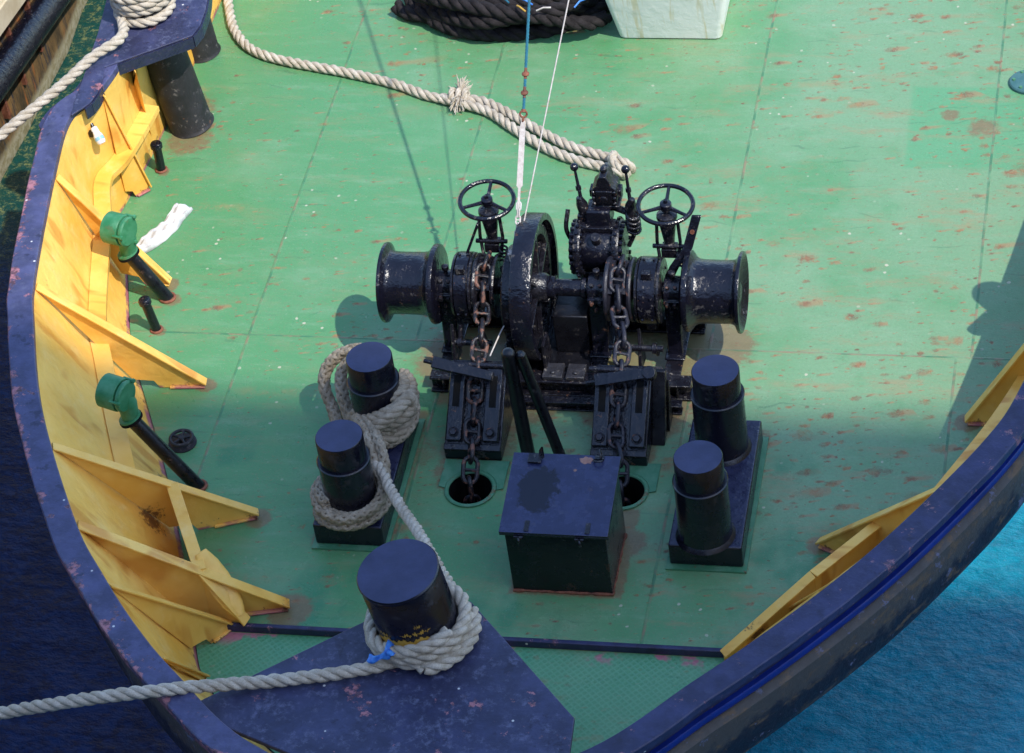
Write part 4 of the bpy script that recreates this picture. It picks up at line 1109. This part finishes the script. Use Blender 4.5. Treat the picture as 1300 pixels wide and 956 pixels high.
for (dx, dy, rz, rr, ax) in ((0, 0, .01, .062, (.8, .4, .5)), (.02, -.03, .015, .06, (.6, .6, .6)), (-.015, .02, .02, .055, (1, .1, .3)), (.04, .02, 0, .06, (.5, 1, .5)), (.01, -.06, -.01, .05, (.2, 1, .6))):
    a = Vector(ax).normalized(); x = a.orthogonal().normalized(); y = a.cross(x); c = kc + Vector((dx, dy, rz))
    rope_mb([c + (x * math.cos(2 * PI * k / 20) + y * math.sin(2 * PI * k / 20)) * rr for k in range(23)], .026, mb=mb, smoothpath=False, pitch=.16)
mb.sphere(kc + Vector((0.01, 0, 0)), .055, 12)
obj('knot', mb, M['rope'], dr, smooth=60)
mb = MB(); kc = at(583, 122, .05)
def fray(c, direction, n, L, spread, r=.0035):
    D = Vector(direction).normalized()
    for _ in range(n):
        v = (D + Vector(rng.normal(0, spread, 3))).normalized(); l = L * (.6 + .6 * random.random()); w = Vector(rng.normal(0, .3, 3))
        mb.tube([c + Vector(rng.normal(0, .012, 3)), c + v * l * .5, c + v * l * .85 + w * l * .15 + Vector((0, 0, -.01)), c + v * l + w * l * .3 + Vector((0, 0, -.02))], [r * 1.5, r * 1.3, r, r * .5], 5)
fray(kc, (.25, 1, .45), 70, .13, .28); fray(kc, (.15, -1, .1), 70, .13, .26); fray(kc, (-1, .2, .3), 14, .09, .3)
for k in range(3): rope_mb([kc + Vector((.045 * (k - 1), .045 * math.cos(a), .045 * math.sin(a) - .005)) for a in [2 * PI * j / 16 for j in range(19)]], .02, mb=mb, smoothpath=False, pitch=.12)
obj('frayed_splice', mb, M['rope'], dr, smooth=60)

# rope on the left bitts and up to the bow bollard
br = thing('mooring_rope', 'dirty beige rope spliced round the left bitts and leading to the bow bollard', 'rope', (LT[0].x, LT[0].y, .16))
Lf, Lb = LT
obj('post_turns', rope_mb(helix((Lf.x, Lf.y), lambda t: .184 + .016 * math.sin(11 * t), .196, .335, 3.3, 2.2, wob=.016), .034, plait=True), M['ropeold'], br, smooth=60)
mb = MB()
rope_mb(helix((Lb.x, Lb.y), lambda t: .184 + .02 * math.sin(7 * t), .20, .27, 1.25, -2.4, wob=.02), .034, mb=mb, plait=True)
obj('back_post_turns', mb, M['ropeold'], br, smooth=60)
mb = MB()
rope_mb(G2([(492, 470, .40), (478, 452, .50), (455, 443, .50), (430, 451, .44), (414, 470, .36), (412, 492, .29), (421, 515, .22), (428, 538, .19), (432, 570, .22), (430, 610, .24)]), .036, mb=mb, plait=True)
rope_mb(G2([(490, 482, .34), (470, 458, .45), (448, 456, .45), (434, 472, .38), (434, 495, .31), (440, 520, .25), (448, 540, .21), (458, 556, .24), (472, 575, .28)]), .036, mb=mb, plait=True)
obj('slack_loops', mb, M['ropeold'], br, smooth=60)
mb = MB()
B1 = G2([(448, 528, .27), (462, 534, .34), (480, 530, .40), (496, 522, .43), (510, 512, .43), (519, 500, .40), (521, 487, .36), (512, 474, .34)])
B2 = G2([(455, 545, .22), (474, 543, .29), (494, 538, .34), (512, 528, .36), (523, 512, .36), (524, 496, .33)])
B3 = G2([(470, 518, .36), (486, 510, .42), (502, 502, .45), (512, 490, .44), (508, 478, .40)])
B4 = G2([(440, 548, .2), (456, 520, .34), (474, 508, .44), (494, 492, .48), (505, 484, .42)]); B5 = G2([(466, 560, .28), (480, 540, .38), (500, 524, .44), (518, 506, .44), (526, 520, .34)])
for B in (B1, B2, B3, B4, B5): rope_mb(B, .042, mb=mb, pitch=.20, strands=4)
obj('braided_splice', mb, M['ropeold'], br, smooth=60)
mb = MB()
rope_mb(G2([(524, 520, .28), (512, 542, .25), (498, 556, .24), (482, 560, .26), (468, 556, .30), (462, 545, .33)]), .035, mb=mb)
rope_mb(G2([(455, 530, .33), (462, 548, .37), (470, 570, .36), (477, 595, .31), (474, 622, .26), (462, 648, .22)]), .036, mb=mb, plait=True)
rope_mb(G2([(470, 540, .36), (479, 560, .37), (486, 584, .33), (487, 612, .27), (480, 638, .23)]), .036, mb=mb, plait=True)
rope_mb(G2([(520, 505, .26), (505, 532, .22), (488, 552, .21), (470, 562, .25)]), .034, mb=mb)
obj('crossing_strands', mb, M['ropeold'], br, smooth=60)
# bow bollard turns
lead = G2([(478, 590, .34), (487, 603, .36), (496, 622, .40), (512, 648, .50), (530, 674, .62), (548, 705, .74), (566, 735, .84), (580, 755, .89)])
obj('lead', rope_mb(lead, .031), M['rope'], br, smooth=60)
bw = thing('bollard_rope', 'pale rope wound low round the big bow bollard with its end led off to port', 'rope', bb)
mb = MB(); cxy = lambda z: bb + axb * ((z - bb.z) / axb.z)
def turn(z, R, a0, a1, tilt, n=60):
    out = []
    for k in range(n + 1):
        a = math.radians(a0 + (a1 - a0) * k / n); c = cxy(z); out.append(Vector((c.x + R * math.cos(a), c.y + R * math.sin(a), z + tilt * math.cos(a - .35))))
    return out
rope_mb(turn(.862, .243, 75, 440, .014) , .035, mb=mb, smoothpath=False)
rope_mb(turn(.912, .245, 60, 425, .040), .035, mb=mb, smoothpath=False)
rope_mb(turn(.962, .238, 95, 330, .052) , .034, mb=mb, smoothpath=False)
rope_mb(turn(.846, .276, -75, 30, .012), .035, mb=mb, smoothpath=False)
obj('turns', mb, M['rope'], bw, smooth=60)
mb = MB(); rope_mb([turn(.846, .276, -75, 30, .012)[0]] + G2([(520, 836, .848), (470, 848, .842), (410, 857, .842), (350, 864, .842), (300, 868, .85), (240, 873, .91), (190, 878, .955), (120, 886, .93), (20, 902, .8), (-120, 930, .6)]), .034, mb=mb)
obj('tail', mb, M['rope'], bw, smooth=60)
rag = thing('plastic_scrap', 'torn bright blue plastic scrap tied to the rope on the bow bollard', 'plastic scrap', at(488, 828, .9))
mb = MB()
def strip(pts, w, n=10, amp=.004):
    P = crom(pts, n=6); vs = []
    for i, p in enumerate(P):
        d = (P[min(i + 1, len(P) - 1)] - P[max(i - 1, 0)]).normalized(); s = d.cross(Vector((.3, -.6, .7))).normalized(); ww = w * (.75 + .25 * math.sin(i * .45 + 1))
        for k in (-1, -.5, 0, .5, 1): vs.append(p + s * ww * k + Vector((0, 0, amp * math.sin(i * .6 + k * 2.4))))
    mb.add(vs, [(i * 5 + k, i * 5 + k + 1, i * 5 + 6 + k, i * 5 + 5 + k) for i in range(len(P) - 1) for k in range(4)])
strip([at(499, 812, .96), at(493, 820, .97), at(491, 830, .95), at(493, 836, .92)], .022)
strip([at(493, 830, .95), at(484, 834, .93), at(474, 837, .91), at(467, 835, .90)], .024)
strip([at(492, 826, .965), at(498, 830, .96), at(502, 827, .95)], .016)
o = obj('torn_film', mb, M['bluerag'], rag, smooth=60); sd = o.modifiers.new('thick', 'SOLIDIFY'); sd.thickness = .002

# ------------------------------------------------------------------ mooring platform at the port rail
mp = thing('mooring_platform', 'navy rail platform pierced by two leaning black posts near the moored hull', 'platform', (-3.05, 2.3, 0))
ZT = .875
out = [at(92, 152, ZT), at(96, 135, ZT), at(111, 93, ZT), at(118, 70, ZT), at(125, 50, ZT), at(138, 0, ZT), at(150, -50, ZT)]
inn_ = [at(268, -50, ZT), at(265, 2, ZT), at(262, 18, ZT), at(255, 38, ZT), at(245, 51, ZT), at(134, 91, ZT), at(133, 103, ZT), at(125, 124, ZT), at(116, 136, ZT), at(108, 142, ZT)]
mb = MB(); mb.prism([p + Vector((0, 0, .026)) for p in out + inn_], (0, 0, .012))
o = obj('top_plate', mb, M['plate'], mp, bevel=.003); a_ = o.data.attributes.new('wear', 'FLOAT', 'POINT')
mb = MB()
for p, q in zip(inn_[:-1], inn_[1:]):
    d = (q - p).normalized(); n = d.cross(Vector((0, 0, 1))) * .012; mb.prism([p + n * .1 - Vector((0, 0, .055)), q + n * .1 - Vector((0, 0, .055)), q - n - Vector((0, 0, .055)), p - n - Vector((0, 0, .055))], (0, 0, .08))
obj('edge_web', mb, M['base_sky'], mp)
def lpost(base, topz, lean, r):
    b = at(*base); d = Vector((lean[0], lean[1], 1)).normalized()
    mb = MB(); mb.lathe([(r + .012, .003), (r + .004, .015), (r, .03), (r, topz / d.z), (r * .95, topz / d.z + .01)], b, d, 44)
    return obj('post', mb, M['oldpost'], mp), b, d
p1, b1, d1 = lpost((243, 158), 1.42, (-.13, 0), .148)
p2, b2, d2 = lpost((256, 66), 1.42, (-.06, 0), .125)
mr = thing('post_rope', 'white rope in four turns round the leaning platform post leading off to the left', 'rope', b1 + d1 * 1.0)
mb = MB(); pc = lambda z: b1 + d1 * (z / d1.z)
pts = []
for k in range(0, 4 * 40 + 12):
    a = math.radians(170) + 2 * PI * k / 40; z = .945 + .063 * k / 40; c = pc(z); R = .178 + .006 * math.sin(k * .21)
    pts.append(Vector((c.x + R * math.cos(a), c.y + R * math.sin(a), z + .012 * math.sin(a * .7))))
rope_mb(pts, .033, mb=mb, smoothpath=False)
obj('turns', mb, M['rope'], mr, smooth=60)
mb = MB(); e = atx(0, 172, -4.35); st = pts[2]
far = st + (e - st) * 1.9
rope_mb([st, at(155, 45, .99), at(118, 72, .965), at(75, 111, .90), at(0, 172, .78), at(-75, 235, .66), at(-300, 420, .3)], .034, mb=mb)
obj('lead', mb, M['rope'], mr, smooth=60)

# ------------------------------------------------------------------ small deck fittings
def pipe_vent(b, tp, label):
    B = at(*b); T = aty(*tp, B.y)
    t = thing('sounding_pipe', label, 'pipe', B, 'short black sounding pipes by the port bulwark')
    mb = MB(); mb.cyl(B + Vector((0, 0, .001)), T, .030, n=24); obj('pipe', mb, M['pipeb'], t)
    d = (T - B).normalized(); mb = MB(); mb.lathe([(.036, -.03), (.040, -.026), (.040, .0), (.033, .010), (.012, .014)], T, d, 24); obj('screw_cap', mb, M['black'], t)
    mb = MB(); mb.torus(B + Vector((0, 0, .006)), (0, 0, 1), .034, .009, 24, 8); obj('weld_collar', mb, M['rust'], t)
pipe_vent((205, 216), (198, 183), 'short black capped pipe on deck beside the leaning platform posts')
pipe_vent((199, 419), (183, 381), 'short black capped pipe on deck below the sunlit green vent')


def vent(b, tp, head, label, tilt):
    B = at(*b); T = aty(*tp, B.y + .0); d = (T - B).normalized()
    t = thing('deck_vent', label, 'air vent', B, 'green headed air vents by the port bulwark')
    mb = MB(); mb.cyl(B + Vector((0, 0, .001)), T, .042, n=28); p = obj('pipe', mb, M['pipeb'], t)
    mb = MB(); mb.torus(B + Vector((0, 0, .008)), (0, 0, 1), .046, .010, 24, 8); obj('weld_collar', mb, M['rust'], p)
    mb = MB(); mb.lathe([(.044, -.014), (.072, -.012), (.072, .002), (.044, .004)], T, (d + Vector((0, 0, .6))).normalized(), 32); obj('flange', mb, M['dark'], t)
    mb = MB(); mb.lathe([(.04, .004), (.068, .005), (.068, .017), (.05, .02)], T, (d + Vector((0, 0, .6))).normalized(), 32)
    Hc = aty(*head, B.y - .03); ax = Vector((.93, -.28, tilt)).normalized()
    mb.tube([T, T.lerp(Hc, .5) + Vector((.03, 0, .02)), Hc + ax * .02], [.05, .058, .055], 16)
    mb.lathe([(.05, -.075), (.090, -.074), (.100, -.068), (.100, .040), (.096, .046), (.07, .048)], Hc, ax, 40)
    h = obj('vent_head', mb, M['vent'], t, smooth=40)
    mb = MB(); c = Hc + ax * .056
    mb.lathe([(.030, .0), (.092, .0), (.094, .006), (.094, .018), (.086, .026), (.02, .03)], c, ax, 36)
    obj('lid', mb, M['vent'], h)
    for a in (0, 2.1, 4.2):
        mb = MB(); x = ax.orthogonal().normalized(); y = ax.cross(x); q = c + (x * math.cos(a) + y * math.sin(a)) * .098
        mb.cyl(q - ax * .03, q + ax * .035, .009, n=10); mb.bolt(q + ax * .03, ax, .014, .014)
        obj('clamp_screw', mb, M['vent'], h)
vent((213, 379), (163, 322), (150, 291), 'sunlit green air vent on a leaning black pipe against the yellow bulwark', .0)
vent((252, 618), (166, 531), (146, 499), 'shaded green air vent on the longer leaning black pipe against the bulwark', -.05)

c = at(232, 563, .0)
vw = thing('deck_valve_wheel', 'small dark spoked valve wheel lying low on the deck by the port bulwark', 'valve wheel', c)
mb = MB(); z = Vector((0, 0, .045)); mb.torus(c + z, (0, 0, 1), .066, .011, 40, 8)
for k in range(5):
    a = 2 * PI * k / 5 + .3; mb.cyl(c + z, c + z + Vector((.064 * math.cos(a), .064 * math.sin(a), 0)), .008, n=8)
mb.lathe([(.02, .0), (.02, .05), (.015, .056)], c, (0, 0, 1), 16); obj('wheel', mb, M['oldpost'], vw)
mb = MB(); mb.lathe([(.085, .001), (.085, .008), (.05, .012), (.02, .014)], c, (0, 0, 1), 32); obj('deck_plate', mb, M['oldpost'], vw)

# crumpled cloth
cl = thing('cloth_strip', 'crumpled white cloth strip lying on deck beside the sunlit green vent', 'cloth', at(205, 295))
P = [at(x, y, 0) for x, y in ((172, 323), (186, 313), (200, 301), (213, 290), (224, 277), (234, 264))]
wd = [.030, .066, .075, .068, .062, .070]; mb = MB(); C_ = crom(P, n=8); vs = []; nc = 13
for i, p in enumerate(C_):
    d = (C_[min(i + 1, len(C_) - 1)] - C_[max(i - 1, 0)]).normalized(); s = Vector((-d.y, d.x, 0)); f = i / (len(C_) - 1) * 5; k0 = min(4, int(f)); w = wd[k0] + (wd[k0 + 1] - wd[k0]) * (f - k0)
    for k in range(nc):
        u = (k / (nc - 1)) * 2 - 1
        z = .012 + .05 * (1 - u * u) * (.6 + .25 * math.sin(i * .9)) + .010 * math.sin(u * 7 + i * .22) + .004 * math.sin(i * .9 + u * 5)
        vs.append(p + s * (u * w * (1 + .03 * math.sin(i * .6 + u))) + Vector((0, 0, max(.003, z * (1 if abs(u) < .95 else .2)))))
mb.add(vs, [(i * nc + k, i * nc + k + 1, i * nc + nc + k + 1, i * nc + nc + k) for i in range(len(C_) - 1) for k in range(nc - 1)])
o = obj('crumpled_strip', mb, M['cloth'], cl, smooth=60); sd = o.modifiers.new('t', 'SOLIDIFY'); sd.thickness = .004

# black rope coil
cc = Vector((-1.02, 3.90, 0)); rc = thing('rope_coil', 'flaked down coil of thick black rope at the top of the deck', 'rope coil', cc)
mb = MB(); lay = []
for L, (rx, ry, z, n) in enumerate(((.74, .60, .05, 0), (.66, .52, .05, 0), (.70, .55, .135, 0), (.62, .47, .145, 0), (.66, .50, .22, 0), (.55, .42, .23, 0), (.60, .44, .295, 0))):
    ph = rng.uniform(0, 6, 4); q = []
    for k in range(53):
        a = 2 * PI * k / 50 + L
        q.append(cc + Vector(((rx + .03 * math.sin(2 * a + ph[0]) + .02 * math.sin(5 * a + ph[1])) * math.cos(a), (ry + .025 * math.sin(3 * a + ph[2])) * math.sin(a), z + .018 * math.sin(3 * a + ph[3]))))
    rope_mb(q, .052, mb=mb, pitch=.30, sides=8)
rope_mb([at(503, 8, .06), at(520, 18, .05), at(560, 20, .12), at(610, 28, .2), at(660, 20, .26), at(720, 8, .3), at(760, -20, .3)], .05, mb=mb, pitch=.3)
rope_mb([at(525, -8, .25), at(570, 2, .28), at(620, 12, .30), at(680, 20, .27), at(740, 30, .16), at(772, 22, .1)], .05, mb=mb, pitch=.3)
obj('turns', mb, M['ropeblack'], rc, smooth=60)
for i, (px_, py_, col) in enumerate(((668, 3, 'bluerag'), (736, 4, 'bluerag'), (642, 2, 'stay'), (690, 12, 'web'), (660, 11, 'ochre'))):
    mb = MB(); c = at(px_, py_, .36); v = Vector((random.uniform(-1, 1), random.uniform(-.6, .6), .1)).normalized() * .05
    mb.tube([c - v, c + Vector((0, 0, .015)), c + v * .8 + Vector((.01, .01, 0))], .006, 6); obj('yarn_scrap', mb, M[col], rc)

# white tub
a, b = at(785, 50), at(917, 51)
tb = thing('white_tub', 'white plastic tub standing at the top of the deck beside the black rope coil', 'tub', ((a.x + b.x) / 2, a.y + .3, 0))
mb = MB(); x0, x1, y0, y1 = a.x, b.x, a.y, a.y + .62
def rrect(dx, z, r=.045, n=6):
    out = []
    for (cx_, cy_, s0) in ((x1 + dx - r, y1 + dx - r, 0), (x0 - dx + r, y1 + dx - r, 90), (x0 - dx + r, y0 - dx + r, 180), (x1 + dx - r, y0 - dx + r, 270)):
        for k in range(n + 1): a_ = math.radians(s0 + 90 * k / n); out.append(Vector((cx_ + r * math.cos(a_), cy_ + r * math.sin(a_), z)))
    return out
mb.ring_loft([rrect(-.02, .004), rrect(-.004, .012), rrect(0, .03), rrect(.085, .50), rrect(.115, .505), rrect(.115, .53), rrect(.08, .53), rrect(-.01, .06)])
g = G('stained_white_plastic'); P_ = g.pos
sv = g.noise(g.mapv(P_, (7, 1, .6)), 2.0, 3, .6); stn = g.math('MULTIPLY', g.rng(sv, .56, .66), .55)
c_ = g.mix(stn, (.86, .85, .80), (.66, .52, .26)); c_ = g.mix(g.rng(g.noise(P_, 6, 4), .6, .75), c_, (.70, .69, .62))
M['tub'] = g.done(c_, .45, g.bump(g.noise(P_, 9, 4, .6), .3, .02), .4)
obj('shell', mb, M['tub'], tb, smooth=40)
# round vent cover at the starboard edge
c = at(1306, 106, .0); rh = thing('round_hatch', 'round teal grey deck plate at the starboard edge of the view', 'hatch', c)
mb = MB(); mb.lathe([(.125, .002), (.125, .018), (.118, .026), (.06, .032), (.0, .033)], c, (0, 0, 1), 40, cap=False); obj('plate', mb, M['hatch'], rh)
for k in range(6):
    mb = MB(); mb.bolt(c + Vector((.095 * math.cos(k * 1.047), .095 * math.sin(k * 1.047), .028)), (0, 0, 1), .012, .01); obj('bolt', mb, M['greenm'], rh)

# ------------------------------------------------------------------ stay and cord made fast on the windlass
def rise(x0y0, z0, x1y1, k):            # second point on its ray with dy = k * dz
    A = at(*x0y0, z0); best = None
    for i in range(4000):
        z = z0 + .001 * i; B = at(*x1y1, z); e = abs((B.y - A.y) - k * (z - z0))
        if best is None or e < best[0]: best = (e, B)
    return A, best[1]


A0, B0 = rise((655, 328), .80, (672, 0), 1.0)
V = B0 - A0
syf = lambda y: A0 + V * ((328 - y) / 328)
stay = thing('rigging_stay', 'blue stay rope with rusty beads, webbing and chain hooked on the windlass gear', 'stay', A0)
mb = MB(); rope_mb([syf(142), syf(60), syf(-30), syf(-330), syf(-900)], .0085, mb=mb, smoothpath=False, pitch=.06); obj('blue_rope', mb, M['stay'], stay)
for y in (94, 118):
    mb = MB(); c = syf(y); mb.sphere(c, .020, 12, (1.15, 1.15, .7)); mb.cyl(c - V.normalized() * .03, c + V.normalized() * .035, .009)
    obj('rope_clamp', mb, M['rust'], stay)
mb = MB(); c = syf(145); x = Vector((1, 0, 0)); mb.torus(c, (.3, -1, .4), .020, .006, 20, 8); mb.torus(syf(152), (1, 0, 0), .014, .005, 16, 8); mb.cyl(syf(139), syf(143), .014); obj('thimble', mb, M['rust'], stay)
mb = MB(); ws = Vector((.0125, 0, 0)); wt = Vector((0, -.006, .004))
s0_, s1_, s2_ = syf(154), syf(236), syf(276)
mb.ring_loft([[s0_ - ws * .8, s0_ + ws * .8, s0_ + ws * .8 + wt, s0_ - ws * .8 + wt], [syf(165) - ws * 1.3, syf(165) + ws * 1.3, syf(165) + ws * 1.3 + wt, syf(165) - ws * 1.3 + wt], [s1_ - ws * 1.4, s1_ + ws * 1.4, s1_ + ws * 1.4 + wt, s1_ - ws * 1.4 + wt], [syf(239) - ws * .6, syf(239) + ws * .6, syf(239) + ws * .6 + wt, syf(239) - ws * .6 + wt], [s2_ - ws * .5, s2_ + ws * .5, s2_ + ws * .5 + wt, s2_ - ws * .5 + wt]])
obj('webbing', mb, M['web'], stay)
L1 = link_mb(.060, .036, .010); P = [syf(y) for y in (258, 266, 275, 284, 293, 302, 311, 319)]
for i in range(len(P) - 1):
    c = (P[i] + P[i + 1]) / 2; d = (P[i + 1] - P[i]).normalized(); y = Vector((1, 0, 0)); y = (y - d * y.dot(d)).normalized(); n = d.cross(y)
    if i % 2: y = (n * .8 + y * .6).normalized()
    R = Matrix((d, y, d.cross(y))).transposed(); mb = MB(); mb.add([c + R @ Vector(v) for v in L1.v], L1.f); obj('small_link', mb, M['web'] if i % 3 else M['galv'], stay)
mb = MB(); c = syf(318); mb.tube(crom([c + Vector((-.03, -.03, .02)), c + Vector((-.035, -.02, -.06)), c + Vector((-.01, -.03, -.115)), c + Vector((.025, -.03, -.09)), c + Vector((.04, -.03, .0)), c + Vector((.0, -.04, .015)), c + Vector((-.04, -.04, .0))], n=6), .010, 8); obj('shackle', mb, M['web'], stay)
A1, B1_ = rise((657, 322), .81, (722, 0), 1.0)
cd = thing('signal_cord', 'thin white cord rising from the windlass gear past the handwheel', 'cord', A1)
V1 = B1_ - A1; mb = MB(); mb.tube([A1 + V1 * t for t in (0, .3, .6, 1, 1.6, 3.5)], .0042, 6)
mb.tube(crom([A1, at(657, 345, .74), at(652, 380, .60), at(644, 405, .50), at(634, 425, .44), at(622, 452, .42)], n=6), .0045, 6)
obj('line', mb, M['web'], cd)

# ------------------------------------------------------------------ moored hull to port
mh = thing('moored_ship', 'rust stained brown hull of a vessel moored beyond the port rail with black fender pipe', 'ship', (-5.75, 5, -2.5))
XH = -5.62
mb = MB(); nseg = 60; rows = []
for k in range(nseg + 1):
    y = -2 + 34 * k / nseg; bul_ = .02 * math.sin(y * 2.3) + .012 * math.sin(y * 5.1)
    rows.append([(XH - .25 + bul_, y, -3.2), (XH + bul_ - .02, y, -2.5), (XH + bul_, y, -2.28), (XH - .03 + bul_ * .4, y, -1.2), (XH - .05, y, -.4), (XH - .05, y, 1.6), (XH - 2.5, y, 1.62)])
vs = [v for r in rows for v in r]; mb.add(vs, [(i * 7 + k, i * 7 + k + 1, i * 7 + 8 + k, i * 7 + 7 + k) for i in range(nseg) for k in range(6)])
hp = obj('hull_plating', mb, M['moored'], mh, smooth=30)
za = atx(0, 92, XH + .05); zb_ = atx(64, 0, XH + .05); zm = (za.z + zb_.z) / 2; k_ = (zb_.z - za.z) / (zb_.y - za.y)
line = lambda y: zm + k_ * (y - (za.y + zb_.y) / 2)
mb = MB(); mb.cyl((XH + .06, -2, line(-2)), (XH + .06, 30, line(30)), .13, n=28); obj('fender_pipe', mb, M['black'], mh)
mb = MB(); mb.prism([(XH - .06, -2, line(-2) + .30), (XH + .10, -2, line(-2) + .30), (XH + .10, -2, line(-2) + .50), (XH - .06, -2, line(-2) + .50)], (0, 32, k_ * 32)); obj('rubbing_strake', mb, M['cream'], mh, bevel=.01)
for y in (5.0, 5.45, 5.9, 7.0):
    mb = MB(); mb.prism([(XH - .03, y, -1.2), (XH + .02, y + .0, -1.2), (XH + .035, y + .05, -2.1), (XH - .03, y + .05, -2.1)], (0, .035, 0)); obj('hull_rib', mb, M['rust'], mh)

# starboard rail fairlead post (outside the view; its shadow falls on deck)
fp = thing('rail_post', 'black round headed post with side arm on the starboard cap rail', 'post', (3.26, .22, ZC + .02))
mb = MB(); mb.lathe([(.16, ZC + .024), (.15, ZC + .05), (.12, 1.05), (.12, 1.28)], (3.26, .22, 0), n=28); mb.sphere((3.28, .22, 1.36), .12, 20, (1, 1, .9)); mb.tube([(3.26, .22, 1.18), (3.12, .13, 1.10), (2.97, .04, 1.0)], [.06, .05, .045], 12); obj('post', mb, M['black'], fp)

# ------------------------------------------------------------------ light, sky, shade
SUN = Vector((.60, -.42, 1.0)).normalized()
EL = math.asin(SUN.z); AZ = math.atan2(SUN.x, SUN.y)      # azimuth from +y, clockwise
# unseen dark ship wall, added below the viewer to cut fill and darken reflections
vh = thing('fill_blocker', 'unseen dark hull wall added behind the viewer to cut fill light', 'ship', (0, -16, -2.5))
mb = MB(); mb.box((-45, -24, -3), (45, -14.4, 9.6)); obj('blocker_wall', mb, M['blocker_dark'], vh)
for z in (2.0, 6.0):
    mb = MB(); mb.box((-45, -14.39, z), (45, -14.3, z + .2)); obj('rubbing_strake', mb, M['blocker_dark'], vh)

# added unseen bridge on columns: high behind the camera, it shades the bow
HB = 34.; ye = -.29 - .42 * (HB + 1.2); xc = .60 * HB
bg = thing('bow_shade_slab', 'unseen pale slab on columns, added high behind the viewer to shade the bow', 'slab', (xc, ye - 6, -2.5))
mb = MB(); mb.box((xc - 16, ye - 7, HB), (xc + 16, ye, HB + 1.2)); obj('slab_block', mb, M['slab'], bg)
mb = MB()
for x in (xc - 15, xc + 15): mb.box((x - .4, ye - 5, -3), (x + .4, ye - 4.2, HB - .01))
obj('slab_column', mb, M['slab'], bg)

sun = bpy.data.lights.new('sun', 'SUN'); sun.energy = 2.0; sun.angle = math.radians(.55); sun.color = (1, .955, .88)
so = bpy.data.objects.new('sun', sun); COL.objects.link(so); so.rotation_euler = SUN.to_track_quat('Z', 'Y').to_euler()
w = bpy.data.worlds.new('World'); scene.world = w; w.use_nodes = True
nt = w.node_tree; sky = nt.nodes.new('ShaderNodeTexSky'); sky.sky_type = 'NISHITA'; sky.sun_disc = False; sky.sun_elevation = EL; sky.sun_rotation = AZ; sky.ozone_density = 3.0; sky.dust_density = .6
nt.links.new(sky.outputs[0], nt.nodes['Background'].inputs[0]); nt.nodes['Background'].inputs[1].default_value = .15

cam = bpy.data.cameras.new('camera'); cam.sensor_width = 36; cam.lens = F_PX / 1300 * 36; cam.clip_end = 2000; cam.clip_start = .1
co = bpy.data.objects.new('camera', cam); COL.objects.link(co)
r_, u_, f_ = [Vector(v) for v in RM]
co.matrix_world = Matrix.Translation(Vector(CAM)) @ Matrix((r_, u_, -f_)).transposed().to_4x4()
scene.camera = co
vs_ = scene.view_settings; vs_.view_transform = 'Standard'; vs_.look = 'None'; vs_.gamma = 1; vs_.exposure = 1.27; vs_.use_curve_mapping = False
